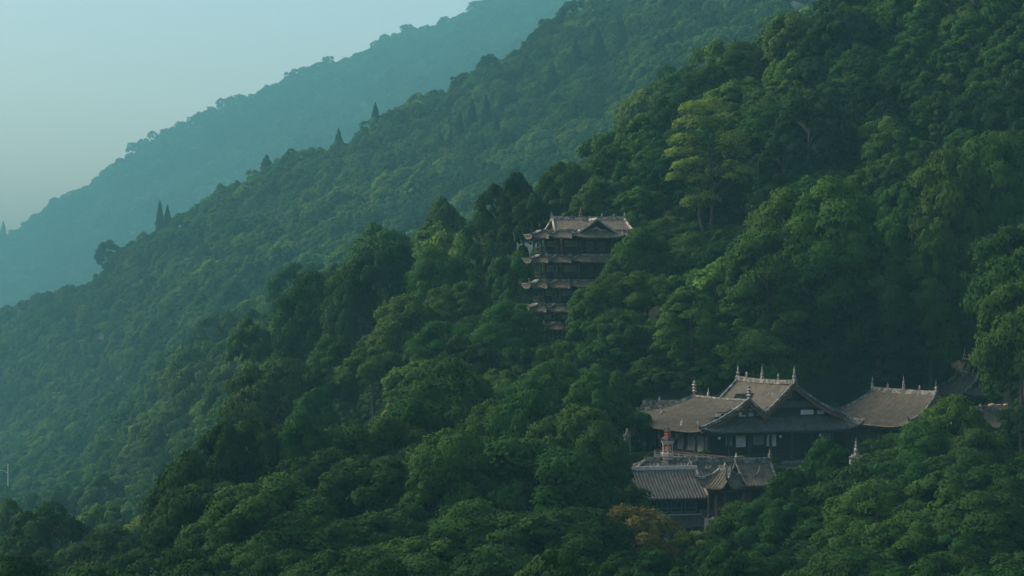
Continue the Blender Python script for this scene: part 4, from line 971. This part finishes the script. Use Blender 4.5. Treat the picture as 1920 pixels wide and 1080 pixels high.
un['category'] = 'undergrowth'

# ---- street lamp and utility pole in the misty valley
Yl = ridge_y(15, 962, 800, 1500); p = at(15, 962, Yl); o = thing('street_lamp', 'pale street lamp with one arm standing in the misty valley, bottom left', 'street lamp', p)
m = MB(); m.tube([(0, 0, -8), (0, 0, 0), (0, 0, 9.2)], [.15, .14, .10], 8); m.build('pole', M['metal'], o)
m = MB(); m.tube([(0, 0, 7.4), (-.9, 0, 7.9), (-2.0, 0, 8.0)], [.06, .05, .04], 6); m.build('arm', M['metal'], o)
m = MB(); m.slab([(-1.7, -.2, 7.96), (-2.9, -.15, 7.98), (-2.9, .15, 7.98), (-1.7, .2, 7.96)], (0, 0, .12)); m.build('lamp_head', M['metal'], o); o.scale = [Yl * 93 / F / 9.2] * 3
Yl = ridge_y(155, 704, 1000, 2000); p = at(155, 704, Yl); o = thing('utility_pole', 'thin lone utility pole among misty trees, upper left valley', 'utility pole', p)
m = MB(); m.tube([(0, 0, -8), (0, 0, 10.4)], [.11, .07], 8); m.build('pole', M['grey_panel'], o)
m = MB(); m.box(-1.2, 1.2, -.2, -.1, 9.9, 10.05); m.box(-.8, .8, -.2, -.1, 9.0, 9.12)
for x in (-.8, -.4, .4, .8): m.lathe((x, -.15, 10.052), [(.06, 0), (.08, .1), (.03, .22)], 6)
m.build('crossarm', M['grey_panel'], o); o.scale = [Yl * 68 / F / 10.4] * 3

# ---- ground sheet
ys = np.concatenate([np.linspace(-80, 140, 12), np.arange(150, 480, 2.5), np.arange(480, 1000, 6), np.arange(1000, 2150, 12), np.arange(2150, 5100, 38), np.linspace(5120, 5650, 8)])
us = np.linspace(-1, 1, 261); us = np.sign(us) * (np.abs(us) * .62 + .38 * np.abs(us) ** 3)
GX = us[None, :] * (.44 * np.maximum(ys, 0) + 160)[:, None]; GYY = np.repeat(ys[:, None], len(us), 1)
gz = terrain(GX.ravel(), GYY.ravel()); W = len(us); nr = len(ys)
ii = (np.arange(nr - 1)[:, None] * W + np.arange(W - 1)[None, :]).ravel()
fc = np.stack([ii, ii + 1, ii + W + 1, ii + W], 1)
me = bpy.data.meshes.new('hillside_ground'); me.from_pydata(np.stack([GX.ravel(), GYY.ravel(), gz], 1).tolist(), [], fc.tolist()); me.update(); me.materials.append(M['soil'])
me.polygons.foreach_set('use_smooth', np.ones(len(fc), bool))
g = link('ground', me); tag(g, 'dark wooded hillside ground rising to the ridges', 'ground', None, 'structure')

# ---- haze: one even box of air round the whole place
hm = bpy.data.materials.new('haze'); hm.use_nodes = True; nt = hm.node_tree; nt.nodes.remove(nt.nodes['Principled BSDF'])
pv = nt.nodes.new('ShaderNodeVolumePrincipled'); pv.inputs['Color'].default_value = (*HAZE_COLOR, 1); pv.inputs['Density'].default_value = HAZE_DENSITY; pv.inputs['Anisotropy'].default_value = 0.0
nt.links.new(pv.outputs[0], nt.nodes['Material Output'].inputs['Volume'])
zmax = max(float(gz.max()) + 25, 200); zmin = float(gz.min()) - 1.0
m = MB(); m.box(-3000, 3000, -120, 5700, zmin, zmax); hz = m.build('haze', hm); tag(hz, 'even blue green haze filling the valley air', 'haze', None, 'stuff')
print('TREES', len(SINGLE), len(REST), 'far', len(Q), 'under', int(k.sum()), 'zmax', zmax, 'labels', len({t['label'] for t in SINGLE}))
